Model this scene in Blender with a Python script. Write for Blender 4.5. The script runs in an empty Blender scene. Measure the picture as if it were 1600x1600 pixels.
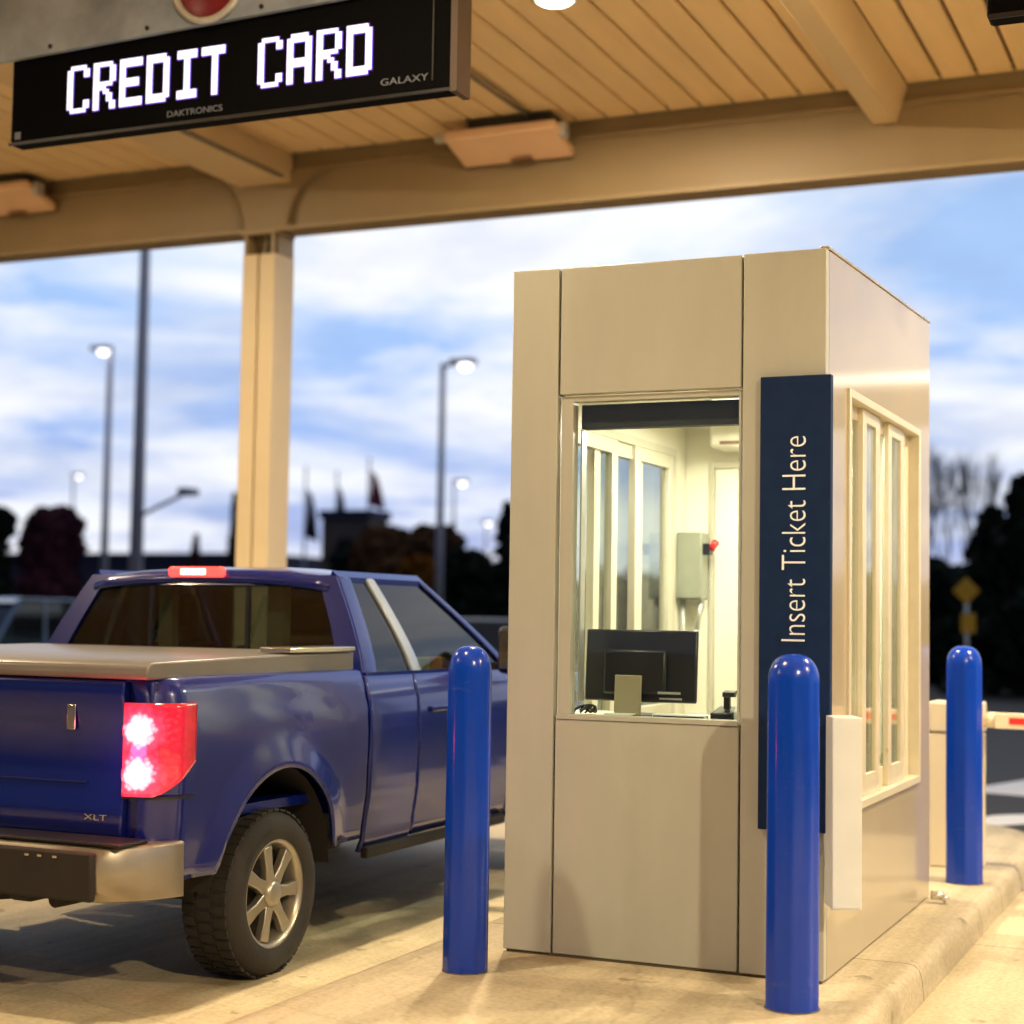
import bpy, bmesh, math, random
from math import sin, cos, pi, radians, sqrt, atan2
from mathutils import Vector, Matrix
random.seed(7)
S = bpy.context.scene
COL = S.collection

# ------------------------------------------------------------------ camera
F = 2604.7; PITCH = radians(3.608); ROLL = radians(0.916); YAW = radians(24.014)
CAM = Vector((0, 0, 1.55))
fw = Vector((-sin(YAW)*cos(PITCH), cos(YAW)*cos(PITCH), sin(PITCH)))
r0 = Vector((cos(YAW), sin(YAW), 0)); u0 = r0.cross(fw)
rt = r0*cos(ROLL) + u0*sin(ROLL); up = -r0*sin(ROLL) + u0*cos(ROLL)
cd = bpy.data.cameras.new('camera'); cam = bpy.data.objects.new('camera', cd); COL.objects.link(cam)
m = Matrix((rt, up, -fw)).transposed().to_4x4(); m.translation = CAM
cam.matrix_world = m
cd.sensor_width = 36; cd.lens = 36*F/1600; cd.clip_end = 2000; cd.clip_start = .05
cd.dof.use_dof = True; cd.dof.focus_distance = 6.9; cd.dof.aperture_fstop = (cd.lens/1000)/0.046
S.camera = cam

def far(px, Y):            # where a far thing stands: bearing read off the photo, at real distance Y along the lane
    d = fw + (px-800)/F*rt - 160/F*-up*-1
    return d.x/d.y*Y

# ------------------------------------------------------------------ materials
def mat(name, col, rough=.6, metal=0, var=.08, scale=6, bump=0, bscale=None, coat=0, spec=.5, coord='Object', stretch=None):
    m = bpy.data.materials.new(name); m.use_nodes = True; n = m.node_tree.nodes; l = m.node_tree.links
    b = n['Principled BSDF']; b.inputs['Roughness'].default_value = rough; b.inputs['Metallic'].default_value = metal
    b.inputs['Coat Weight'].default_value = coat; b.inputs['Coat Roughness'].default_value = .06
    b.inputs['Specular IOR Level'].default_value = spec
    tc = n.new('ShaderNodeTexCoord'); mp = n.new('ShaderNodeMapping'); l.new(tc.outputs[coord], mp.inputs[0])
    if stretch: mp.inputs['Scale'].default_value = stretch
    t = n.new('ShaderNodeTexNoise'); t.inputs['Scale'].default_value = scale; t.inputs['Detail'].default_value = 6; t.inputs['Roughness'].default_value = .6
    l.new(mp.outputs[0], t.inputs[0])
    r = n.new('ShaderNodeValToRGB'); r.color_ramp.elements[0].position = .3; r.color_ramp.elements[1].position = .7
    r.color_ramp.elements[0].color = (*[c*(1-var) for c in col], 1); r.color_ramp.elements[1].color = (*[min(1, c*(1+var)) for c in col], 1)
    l.new(t.outputs[0], r.inputs[0]); l.new(r.outputs[0], b.inputs['Base Color'])
    mr = n.new('ShaderNodeMapRange'); mr.inputs['To Min'].default_value = max(.02, rough*(1-.18)); mr.inputs['To Max'].default_value = min(1, rough*1.18)
    l.new(t.outputs[0], mr.inputs[0]); l.new(mr.outputs[0], b.inputs['Roughness'])
    if bump:
        t2 = n.new('ShaderNodeTexNoise'); t2.inputs['Scale'].default_value = bscale or scale*8; t2.inputs['Detail'].default_value = 5
        l.new(mp.outputs[0], t2.inputs[0])
        bp = n.new('ShaderNodeBump'); bp.inputs['Strength'].default_value = 1; bp.inputs['Distance'].default_value = bump
        l.new(t2.outputs[0], bp.inputs['Height']); l.new(bp.outputs[0], b.inputs['Normal'])
    return m

def emis(name, col, s):
    m = bpy.data.materials.new(name); m.use_nodes = True; n = m.node_tree.nodes
    b = n['Principled BSDF']; b.inputs['Base Color'].default_value = (*[c*.5 for c in col], 1); b.inputs['Roughness'].default_value = .3
    b.inputs['Emission Color'].default_value = (*col, 1); b.inputs['Emission Strength'].default_value = s
    return m

def glass(name, tint, refl=.9, rough=.0):
    m = bpy.data.materials.new(name); m.use_nodes = True; n = m.node_tree.nodes; l = m.node_tree.links
    n.remove(n['Principled BSDF']); o = n['Material Output']
    tr = n.new('ShaderNodeBsdfTransparent'); tr.inputs[0].default_value = (*tint, 1)
    gl = n.new('ShaderNodeBsdfGlossy'); gl.inputs['Roughness'].default_value = rough; gl.inputs['Color'].default_value = (refl, refl, refl, 1)
    ge = n.new('ShaderNodeNewGeometry'); dt = n.new('ShaderNodeVectorMath'); dt.operation = 'DOT_PRODUCT'; l.new(ge.outputs['Normal'], dt.inputs[0]); l.new(ge.outputs['Incoming'], dt.inputs[1])
    ab = n.new('ShaderNodeMath'); ab.operation = 'ABSOLUTE'; l.new(dt.outputs['Value'], ab.inputs[0])
    om = n.new('ShaderNodeMath'); om.operation = 'SUBTRACT'; om.inputs[0].default_value = 1; om.use_clamp = True; l.new(ab.outputs[0], om.inputs[1])
    pw = n.new('ShaderNodeMath'); pw.operation = 'POWER'; l.new(om.outputs[0], pw.inputs[0]); pw.inputs[1].default_value = 5
    fr = n.new('ShaderNodeMath'); fr.operation = 'MULTIPLY_ADD'; l.new(pw.outputs[0], fr.inputs[0]); fr.inputs[1].default_value = .90; fr.inputs[2].default_value = .05
    mx = n.new('ShaderNodeMixShader'); l.new(fr.outputs[0], mx.inputs[0]); l.new(tr.outputs[0], mx.inputs[1]); l.new(gl.outputs[0], mx.inputs[2])
    l.new(mx.outputs[0], o.inputs[0]); return m

M = {}
M['booth'] = mat('booth_paint', (.395, .405, .36), .34, var=.055, scale=1.8, bump=.003, bscale=1.2, stretch=(2.2, 2.2, .5), spec=.45)
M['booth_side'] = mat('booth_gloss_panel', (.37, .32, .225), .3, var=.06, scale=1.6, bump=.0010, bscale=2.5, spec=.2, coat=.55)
M['cream'] = mat('cream_interior', (.80, .77, .64), .5, var=.03, scale=4)
M['alu'] = mat('window_frame_paint', (.62, .58, .46), .3, metal=.2, var=.05, scale=9)
M['gap'] = mat('joint_rubber', (.11, .09, .055), .8)  # dark brown rubber used in joints and small dark parts
M['steel'] = mat('cream_steel_paint', (.29, .21, .11), .5, var=.06, scale=3, bump=.001, bscale=30)  # colour darkened for the weak light on upright beam faces
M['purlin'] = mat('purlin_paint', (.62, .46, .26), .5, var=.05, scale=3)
M['plank'] = mat('soffit_metal_board', (.80, .57, .30), .38, var=.06, scale=2.5, bump=.0012, bscale=9, stretch=(3, .5, 1), spec=.4)
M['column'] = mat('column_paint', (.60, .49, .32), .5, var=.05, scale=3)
M['blue'] = mat('blue_plastic_sleeve', (.0015, .040, .42), .2, var=.06, scale=5, spec=.42, bump=.0006, bscale=8)
M['navy'] = mat('navy_sign_face', (.006, .020, .070), .5, var=.12, scale=20, spec=.15)
M['white_vinyl'] = mat('white_vinyl_letters', (.78, .86, .95), .5, var=.02)
M['greybox'] = mat('light_grey_cabinet', (.66, .70, .70), .35, var=.03, scale=8)
M['black'] = mat('black_plastic', (.012, .012, .013), .35, var=.2, scale=12)
M['blackmat'] = mat('black_matte_face', (.0015, .0015, .0022), .7, var=.2, scale=12, spec=.06)
M['rubber'] = mat('tyre_rubber', (.018, .016, .014), .75, var=.25, scale=14, bump=.002, bscale=60)
M['truck'] = mat('truck_blue_paint', (.002, .010, .145), .25, metal=.1, var=.04, scale=5, coat=.75, spec=.3)
M['chrome'] = mat('chrome', (.70, .64, .52), .2, metal=1, var=.05, scale=6)
M['rim'] = mat('cast_rim_silver', (.40, .37, .31), .35, metal=.8, var=.06, scale=9)
M['tonneau'] = mat('tonneau_vinyl', (.14, .13, .125), .32, var=.08, scale=4, bump=.002, bscale=7)
M['dark'] = mat('underbody_dark', (.015, .012, .01), .8, var=.3, scale=7)
M['seat'] = mat('seat_fabric', (.03, .03, .03), .9, var=.2, scale=30)
M['tan'] = mat('tan_trim', (.42, .38, .24), .7, var=.1, scale=8)
M['lens'] = mat('red_lens', (.45, .006, .012), .12, var=.1, scale=20, coat=1)
M['redemit'] = emis('red_lens_lit', (1, .012, .03), .75)
M['hot'] = emis('brake_bulb_glow', (1, .16, .2), 16)
def tail_lens():
    # lit lens: brightest over its two bulbs, falling off to deep red between the reflector facets
    m = bpy.data.materials.new('tail_lens_lit'); m.use_nodes = True; n = m.node_tree.nodes; l = m.node_tree.links; b = n['Principled BSDF']
    tc = n.new('ShaderNodeTexCoord'); outs = []
    for sx in (-1, 1):
        for zc in (.92, 1.09):
            v = n.new('ShaderNodeVectorMath'); v.operation = 'SUBTRACT'; v.inputs[1].default_value = (-4.85+sx*.905, 5.355, zc); l.new(tc.outputs['Object'], v.inputs[0])
            g_ = n.new('ShaderNodeVectorMath'); g_.operation = 'LENGTH'; l.new(v.outputs[0], g_.inputs[0]); outs.append(g_.outputs['Value'])
    cur = outs[0]
    for o in outs[1:]:
        k = n.new('ShaderNodeMath'); k.operation = 'SMOOTH_MIN'; k.inputs[2].default_value = .03; l.new(cur, k.inputs[0]); l.new(o, k.inputs[1]); cur = k.outputs[0]
    vo = n.new('ShaderNodeTexVoronoi'); vo.inputs['Scale'].default_value = 42; l.new(tc.outputs['Object'], vo.inputs[0])
    ad = n.new('ShaderNodeMath'); ad.operation = 'MULTIPLY_ADD'; l.new(vo.outputs['Distance'], ad.inputs[0]); ad.inputs[1].default_value = .03; l.new(cur, ad.inputs[2])
    cr = n.new('ShaderNodeValToRGB'); r = cr.color_ramp
    for e in range(3): r.elements.new(.5)
    for e, (p_, c_) in zip(r.elements, ((.0, (9, 5, 5)), (.055, (6, 1.7, 1.9)), (.085, (2.2, .10, .22)), (.13, (.9, .012, .05)), (.24, (.22, .003, .010)))): e.position = p_; e.color = (*c_, 1)
    l.new(ad.outputs[0], cr.inputs[0]); l.new(cr.outputs[0], b.inputs['Emission Color']); b.inputs['Emission Strength'].default_value = 1
    b.inputs['Base Color'].default_value = (.30, .005, .01, 1); b.inputs['Roughness'].default_value = .15; b.inputs['Coat Weight'].default_value = 1
    bp = n.new('ShaderNodeBump'); bp.inputs['Distance'].default_value = .002; l.new(vo.outputs['Distance'], bp.inputs['Height']); l.new(bp.outputs[0], b.inputs['Normal'])
    return m
M['tail_lens'] = tail_lens()
M['warmred'] = emis('tail_reflector_glow', (1, .05, .09), 5)
M['hot2'] = emis('stop_lamp_glow', (1, .06, .05), 2.6)
M['led'] = emis('led_white', (.95, .92, 1), 1.35)
M['led_violet'] = emis('led_violet_edge', (.16, .05, .75), .8)
M['lamp'] = emis('lamp_lens_lit', (1, .86, .62), 18)
M['farlamp'] = emis('far_lamp_lens', (1, .93, .9), 4)
M['glass'] = glass('window_glass', (.93, .96, .93))
M['tglass'] = glass('tinted_car_glass', (.24, .29, .28), 1)
M['pole'] = mat('galvanised_pole', (.48, .48, .54), .6, metal=.2, var=.1)
M['asphalt'] = mat('asphalt', (.034, .029, .024), .7, var=.3, scale=1.3, bump=.006, bscale=60, coord='Object', spec=.25)
M['paint_white'] = mat('road_paint_white', (.72, .72, .70), .6, var=.15, scale=9)
M['grass'] = mat('dark_grass', (.006, .009, .005), 1, var=.4, scale=3, spec=.1)
M['yellow'] = mat('yellow_sign_sheet', (.75, .42, .02), .5, var=.05)
M['gate'] = mat('gate_cabinet_paint', (.74, .66, .50), .4, var=.03)
M['red'] = mat('red_reflective', (.75, .03, .03), .4, var=.05)
M['grey_metal'] = mat('grey_sheet_metal', (.23, .27, .34), .5, metal=.1, var=.4, scale=2.2, bump=.002, bscale=12)  # mottled tone imitates pale reflections on the panel
M['sign_small'] = mat('sign_small_print', (.15, .17, .22), .6)
M['trim'] = mat('light_steel', (.55, .55, .52), .4, metal=.6)
M['conduit'] = mat('conduit_metal', (.75, .72, .66), .25, metal=.9)
M['twig'] = mat('grey_twigs', (.09, .085, .10), .9, var=.3)
M['bark'] = mat('bark', (.02, .015, .012), .9, var=.3)
M['wood'] = mat('brown_wood', (.20, .10, .05), .5, var=.2)
M['orange'] = mat('orange_plastic', (.85, .16, .03), .4)
M['teal'] = mat('blue_car_paint', (.12, .2, .32), .25, coat=1)
M['silver'] = mat('silver_car_paint', (.45, .47, .52), .25, coat=1)
M['roof_dark'] = mat('distant_roof', (.03, .035, .07), .8)
M['wall_brown'] = mat('distant_wall', (.13, .10, .08), .9, var=.2, scale=1)

def concrete(name, base, joints):
    m = mat(name, base, .62, var=.16, scale=.9, bump=.002, bscale=90, spec=.35)
    n = m.node_tree.nodes; l = m.node_tree.links; b = n['Principled BSDF']
    tc = n['Texture Coordinate']
    src = b.inputs['Base Color'].links[0].from_socket
    # fine speckle
    sp = n.new('ShaderNodeTexNoise'); sp.inputs['Scale'].default_value = 45; sp.inputs['Detail'].default_value = 4; l.new(tc.outputs['Object'], sp.inputs[0])
    cr = n.new('ShaderNodeValToRGB'); cr.color_ramp.elements[0].position = .3; cr.color_ramp.elements[0].color = (.78, .77, .75, 1); cr.color_ramp.elements[1].position = .62; cr.color_ramp.elements[1].color = (1, 1, 1, 1)
    l.new(sp.outputs[0], cr.inputs[0])
    mx = n.new('ShaderNodeMixRGB'); mx.blend_type = 'MULTIPLY'; mx.inputs[0].default_value = 1; l.new(src, mx.inputs[1]); l.new(cr.outputs[0], mx.inputs[2])
    # stains
    st = n.new('ShaderNodeTexNoise'); st.inputs['Scale'].default_value = 1.7; st.inputs['Detail'].default_value = 8; st.inputs['Distortion'].default_value = .8; l.new(tc.outputs['Object'], st.inputs[0])
    sr = n.new('ShaderNodeValToRGB'); sr.color_ramp.elements[0].position = .36; sr.color_ramp.elements[0].color = (.70, .68, .62, 1); sr.color_ramp.elements[1].position = .5; sr.color_ramp.elements[1].color = (1, 1, 1, 1)
    l.new(st.outputs[0], sr.inputs[0])
    m2 = n.new('ShaderNodeMixRGB'); m2.blend_type = 'MULTIPLY'; m2.inputs[0].default_value = .5; l.new(mx.outputs[0], m2.inputs[1]); l.new(sr.outputs[0], m2.inputs[2])
    dr = n.new('ShaderNodeTexNoise'); dr.inputs['Scale'].default_value = 6.5; dr.inputs['Detail'].default_value = 3; l.new(tc.outputs['Object'], dr.inputs[0])
    dk = n.new('ShaderNodeValToRGB'); dk.color_ramp.elements[0].position = .655; dk.color_ramp.elements[0].color = (1, 1, 1, 1); dk.color_ramp.elements[1].position = .71; dk.color_ramp.elements[1].color = (.45, .42, .38, 1); l.new(dr.outputs[0], dk.inputs[0])
    vc = n.new('ShaderNodeTexVoronoi'); vc.feature = 'DISTANCE_TO_EDGE'; vc.inputs['Scale'].default_value = .38
    ds = n.new('ShaderNodeTexNoise'); ds.inputs['Scale'].default_value = 2.2; ds.inputs['Detail'].default_value = 8; l.new(tc.outputs['Object'], ds.inputs[0])
    dm = n.new('ShaderNodeMixRGB'); dm.inputs[0].default_value = .16; l.new(tc.outputs['Object'], dm.inputs[1]); l.new(ds.outputs['Color'], dm.inputs[2]); l.new(dm.outputs[0], vc.inputs[0])
    vr = n.new('ShaderNodeValToRGB'); vr.color_ramp.elements[0].position = .0012; vr.color_ramp.elements[0].color = (.5, .46, .40, 1); vr.color_ramp.elements[1].position = .0035; vr.color_ramp.elements[1].color = (1, 1, 1, 1); l.new(vc.outputs[0], vr.inputs[0])
    q1 = n.new('ShaderNodeMixRGB'); q1.blend_type = 'MULTIPLY'; q1.inputs[0].default_value = .7; l.new(m2.outputs[0], q1.inputs[1]); l.new(dk.outputs[0], q1.inputs[2])
    q2 = n.new('ShaderNodeMixRGB'); q2.blend_type = 'MULTIPLY'; q2.inputs[0].default_value = .35; l.new(q1.outputs[0], q2.inputs[1]); l.new(vr.outputs[0], q2.inputs[2]); m2 = q2
    out = m2
    tm = n.new('ShaderNodeMapping'); tm.inputs['Scale'].default_value = (2.6, .10, 1); l.new(tc.outputs['Object'], tm.inputs[0])
    tn = n.new('ShaderNodeTexNoise'); tn.inputs['Scale'].default_value = 1.6; tn.inputs['Detail'].default_value = 6; tn.inputs['Roughness'].default_value = .65; l.new(tm.outputs[0], tn.inputs[0])
    tr_ = n.new('ShaderNodeValToRGB'); tr_.color_ramp.elements[0].position = .38; tr_.color_ramp.elements[0].color = (.72, .71, .68, 1); tr_.color_ramp.elements[1].position = .54; tr_.color_ramp.elements[1].color = (1, 1, 1, 1)
    l.new(tn.outputs[0], tr_.inputs[0])
    m4 = n.new('ShaderNodeMixRGB'); m4.blend_type = 'MULTIPLY'; m4.inputs[0].default_value = .8; l.new(m2.outputs[0], m4.inputs[1]); l.new(tr_.outputs[0], m4.inputs[2]); out = m4
    if joints:
        br = n.new('ShaderNodeTexBrick'); br.offset = 0; br.inputs['Scale'].default_value = 1; br.inputs['Mortar Size'].default_value = .006
        br.inputs['Brick Width'].default_value = joints[0]; br.inputs['Row Height'].default_value = joints[1]; br.inputs['Mortar Smooth'].default_value = .3
        br.inputs['Color1'].default_value = br.inputs['Color2'].default_value = (1, 1, 1, 1); br.inputs['Mortar'].default_value = (.3, .27, .22, 1)
        l.new(tc.outputs['Object'], br.inputs[0])
        m3 = n.new('ShaderNodeMixRGB'); m3.blend_type = 'MULTIPLY'; m3.inputs[0].default_value = .9; l.new(out.outputs[0], m3.inputs[1]); l.new(br.outputs[0], m3.inputs[2]); out = m3
    l.new(out.outputs[0], b.inputs['Base Color']); return m
M['concrete'] = concrete('lane_concrete', (.56, .48, .32), (3.1, 4.2))
M['island'] = concrete('island_concrete', (.50, .44, .31), (7, 2.35))

def scuff(m, z0=.0, amount=.55):
    n = m.node_tree.nodes; l = m.node_tree.links; b = n['Principled BSDF']; tc = n['Texture Coordinate']
    mp = n.new('ShaderNodeMapping'); mp.inputs['Scale'].default_value = (3, 3, 9); l.new(tc.outputs['Object'], mp.inputs[0])
    t = n.new('ShaderNodeTexNoise'); t.inputs['Scale'].default_value = 2.6; t.inputs['Detail'].default_value = 10; t.inputs['Roughness'].default_value = .72; l.new(mp.outputs[0], t.inputs[0])
    r = n.new('ShaderNodeValToRGB'); r.color_ramp.elements[0].position = .60; r.color_ramp.elements[0].color = (0, 0, 0, 1); r.color_ramp.elements[1].position = .70; r.color_ramp.elements[1].color = (amount,)*3+(1,); l.new(t.outputs[0], r.inputs[0])
    mx = n.new('ShaderNodeMixRGB'); l.new(r.outputs[0], mx.inputs[0]); l.new(b.inputs['Base Color'].links[0].from_socket, mx.inputs[1]); mx.inputs[2].default_value = (.10, .13, .24, 1)
    l.new(mx.outputs[0], b.inputs['Base Color'])
scuff(M['blue'], amount=.35)
def leaf(name, c1, c2):
    m = mat(name, c1, .9, var=.5, scale=.9, spec=.1); n = m.node_tree.nodes
    r = [x for x in n if x.type == 'VALTORGB'][0]; r.color_ramp.elements[0].color = (*c1, 1); r.color_ramp.elements[1].color = (*c2, 1)
    return m
M['leaf_dark'] = leaf('dark_evergreen_leaves', (.008, .011, .009), (.026, .034, .022))
M['leaf_maroon'] = leaf('maroon_leaves', (.045, .016, .022), (.14, .042, .055))
M['leaf_brown'] = leaf('brown_leaves', (.07, .038, .020), (.20, .10, .04))
M['leaf_orange'] = leaf('orange_leaves', (.13, .05, .006), (.36, .13, .012))

# ------------------------------------------------------------------ object helpers
def tag(o, label=None, cat=None, group=None, kind=None):
    if label: o['label'] = label
    if cat: o['category'] = cat
    if group: o['group'] = group
    if kind: o['kind'] = kind
    return o
def empty(name, loc, label=None, cat=None, group=None, kind=None):
    o = bpy.data.objects.new(name, None); COL.objects.link(o); o.location = loc; o.empty_display_size = .2
    return tag(o, label, cat, group, kind)

class MB:
    def __init__(s): s.v = []; s.f = []
    def add(s, vs, fs):
        o = len(s.v); s.v += [Vector(v) for v in vs]; s.f += [tuple(i+o for i in f) for f in fs]; return s
    def box(s, x0, x1, y0, y1, z0, z1, M_=None):
        vs = [Vector((x, y, z)) for z in (z0, z1) for x, y in ((x0, y0), (x1, y0), (x1, y1), (x0, y1))]
        if M_ is not None: vs = [M_ @ v for v in vs]
        return s.add(vs, [(3, 2, 1, 0), (4, 5, 6, 7), (0, 1, 5, 4), (1, 2, 6, 5), (2, 3, 7, 6), (3, 0, 4, 7)])
    def prism(s, poly, axis, a, b):   # poly of 2D points extruded along axis
        n = len(poly)
        def P(p, t):
            return {'x': (t, p[0], p[1]), 'y': (p[0], t, p[1]), 'z': (p[0], p[1], t)}[axis]
        vs = [P(p, a) for p in poly] + [P(p, b) for p in poly]
        return s.add(vs, [tuple(range(n))[::-1], tuple(range(n, 2*n))] + [(i, (i+1) % n, n+(i+1) % n, n+i) for i in range(n)])
    def tube(s, a, b, r1, r2=None, seg=12, caps=True):
        a = Vector(a); b = Vector(b); r2 = r1 if r2 is None else r2; d = (b-a).normalized()
        q = Vector((0, 0, 1)) if abs(d.z) < .9 else Vector((1, 0, 0)); u = d.cross(q).normalized(); w = d.cross(u)
        vs = [c + (u*cos(2*pi*i/seg) + w*sin(2*pi*i/seg))*r for c, r in ((a, r1), (b, r2)) for i in range(seg)]
        fs = [(i, (i+1) % seg, seg+(i+1) % seg, seg+i) for i in range(seg)]
        if caps: fs += [tuple(range(seg))[::-1], tuple(range(seg, 2*seg))]
        return s.add(vs, fs)
    def path(s, pts, r, seg=8):
        for a, b in zip(pts, pts[1:]): s.tube(a, b, r, seg=seg)
        return s
    def lathe(s, prof, axis='z', seg=32, c=(0, 0, 0)):  # prof: (radius, t)
        vs = []; c = Vector(c)
        for r, t in prof:
            for i in range(seg):
                a = 2*pi*i/seg
                p = {'z': (r*cos(a), r*sin(a), t), 'x': (t, r*cos(a), r*sin(a)), 'y': (r*cos(a), t, r*sin(a))}[axis]
                vs.append(c+Vector(p))
        fs = [(k*seg+i, k*seg+(i+1) % seg, (k+1)*seg+(i+1) % seg, (k+1)*seg+i) for k in range(len(prof)-1) for i in range(seg)]
        return s.add(vs, fs)
    def loft(s, rings, closed=False, caps=False):
        n = len(rings[0]); vs = [v for r in rings for v in r]; fs = []
        for k in range(len(rings)-1):
            for i in range(n if closed else n-1):
                j = (i+1) % n; fs.append((k*n+i, k*n+j, (k+1)*n+j, (k+1)*n+i))
        if caps: fs += [tuple(range(n))[::-1], tuple(range((len(rings)-1)*n, len(rings)*n))]
        return s.add(vs, fs)
    def quad(s, a, b, c, d): return s.add([a, b, c, d], [(0, 1, 2, 3)])
    def build(s, name, m, parent=None, bevel=0, smooth=False, seg=2, solid=0, origin=None, normals=True):
        me = bpy.data.meshes.new(name)
        org = Vector(origin) if origin is not None else Vector((0, 0, 0))
        me.from_pydata([v-org for v in s.v], [], s.f)
        if normals:
            bm = bmesh.new(); bm.from_mesh(me); bmesh.ops.recalc_face_normals(bm, faces=bm.faces); bm.to_mesh(me); bm.free()
        me.materials.append(m)
        o = bpy.data.objects.new(name, me); COL.objects.link(o); o.location = org
        if parent is not None:
            o.parent = parent
            # parents are unrotated empties/meshes: keep world coordinates
            w = Vector((0, 0, 0)); q = parent
            while q is not None: w += Vector(q.location); q = q.parent
            o.location = org - w
        if smooth:
            for p in me.polygons: p.use_smooth = True
        if solid:
            md = o.modifiers.new('solid', 'SOLIDIFY'); md.thickness = solid; md.offset = 0
        if bevel:
            md = o.modifiers.new('bevel', 'BEVEL'); md.width = bevel; md.segments = seg; md.limit_method = 'ANGLE'; md.angle_limit = radians(35)
            for p in me.polygons: p.use_smooth = True
            try:
                me.set_sharp_from_angle(angle=radians(40))
            except Exception: pass
            md.harden_normals = False
        return o

def textmesh(body, size, name, m, parent, mtx, extrude=.001, spacing=1.0, offset=0.0):
    cu = bpy.data.curves.new('txt', 'FONT'); cu.body = body; cu.size = size; cu.extrude = extrude; cu.space_character = spacing; cu.offset = offset
    t = bpy.data.objects.new('txt', cu); COL.objects.link(t)
    dg = bpy.context.evaluated_depsgraph_get(); me = bpy.data.meshes.new_from_object(t.evaluated_get(dg)); bpy.data.objects.remove(t)
    xs = [v.co.x for v in me.vertices]; ys = [v.co.y for v in me.vertices]
    me.name = name; me.materials.clear(); me.materials.append(m)
    o = bpy.data.objects.new(name, me); COL.objects.link(o); o['_ext'] = 0; del o['_ext']
    w = (min(xs), max(xs), min(ys), max(ys))
    return o, me, w
def place_text(body, name, m, parent, org, ux, uy, width, height, label=None, **k):
    """lettering stretched to width x height from its lower-left corner org, along ux (reading) and uy (up)"""
    o, me, w = textmesh(body, 1, name, m, parent, None, **k)
    ux = Vector(ux).normalized(); uy = Vector(uy).normalized(); n = ux.cross(uy)
    sx = width/(w[1]-w[0]); sy = height/(w[3]-w[2]) if height else sx
    for v in me.vertices:
        c = v.co.copy(); v.co = Vector(org) + ux*((c.x-w[0])*sx) + uy*((c.y-w[2])*sy) + n*c.z
    if parent is not None:
        wv = Vector((0, 0, 0)); q = parent
        while q is not None: wv += Vector(q.location); q = q.parent
        o.parent = parent; o.location = -wv
    return o
def copy_tree(o, parent=None):
    c = o.copy(); COL.objects.link(c); c.parent = parent
    for ch in [x for x in o.children]: copy_tree(ch, c)
    return c

# ------------------------------------------------------------------ ground
def sheet(x0, x1, y0, y1, z, name, m):
    return tag(MB().quad((x0, y0, z), (x1, y0, z), (x1, y1, z), (x0, y1, z)).build(name, m), kind='structure')
sheet(-400, 400, -60, 700, 0, 'ground', M['asphalt'])
# concrete pad of the lanes; its far edge follows the canopy
tag(MB().quad((-14, -9, .004), (8, -9, .004), (8, 12.4, .004), (-14, 12.4, .004)).build('lane', M['concrete']), kind='structure')
tag(MB().quad((-60, 52, .004), (60, 62, .004), (90, 120, .004), (-110, 120, .004)).build('verge', M['grass']), kind='structure')

def island(x0, x1, y0, y1, name):
    r = (x1-x0)/2; cx = (x0+x1)/2
    base = []
    for i in range(25): a = pi*i/24; base.append((cx+r*cos(a), y1-r*1.25+r*1.25*sin(a)))
    for i in range(25): a = pi+pi*i/24; base.append((cx+r*cos(a), y0+r*1.25+r*1.25*sin(a)))
    rings = []
    cen = Vector((cx, (y0+y1)/2, 0))
    for z, ins in ((0.0, -.0), (.09, .008), (.128, .02), (.145, .04), (.15, .07)):
        ring = []
        for i, p in enumerate(base):
            a = base[i-1]; b = base[(i+1) % len(base)]
            t = Vector((b[0]-a[0], b[1]-a[1], 0)).normalized(); n = Vector((-t.y, t.x, 0))
            ring.append(Vector((p[0], p[1], z)) + n*ins)
        rings.append(ring)
    o = MB().loft(rings, closed=True, caps=True).build(name, M['island'], smooth=True)
    o.data.set_sharp_from_angle(angle=radians(50))
    return tag(o, kind='structure')
island(-3.28, -1.255, 3.6, 12.5, 'traffic_island')
island(-8.35, -6.25, 2.0, 12.5, 'traffic_island')
island(3.9, 5.6, 2.0, 12.5, 'traffic_island')
# road arrow pieces beyond the pad
def marking(pts, label):
    tag(MB().add([(x, y, .006) for x, y in pts], [tuple(range(len(pts)))]).build('road_marking', M['paint_white']), kind='structure')
marking([(-2.20, 13.3), (-1.95, 13.2), (-1.55, 13.75), (-1.10, 14.6), (-1.55, 14.5), (-1.95, 14.1)], '')
marking([(-2.55, 16.0), (-1.2, 15.6), (-.6, 17.2), (-1.2, 17.3), (-1.9, 18.2), (-2.2, 17.2)], '')
tag(MB().box(-60, 60, 46, 46.25, 0, .13).build('kerb', M['island']), kind='structure')

# ------------------------------------------------------------------ canopy
can = empty('canopy', (-3, 3, 5.25), 'tan steel canopy with long soffit boards, purlins and edge beam above the lanes', 'canopy')
mb = MB(); x = -15.0 - .03
while x < 7.6:
    a = x+.012; b = x+.229
    mb.prism([(a, 5.258), (a+.006, 5.25), (b-.006, 5.25), (b, 5.258), (b, 5.294), (a, 5.294)], 'y', -7, 11.34); x += .243
mb.build('soffit_board', M['plank'], can)
MB().box(-15.2, 7.8, -7.2, 11.75, 5.30, 5.42).build('roof', M['dark'], can)
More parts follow.
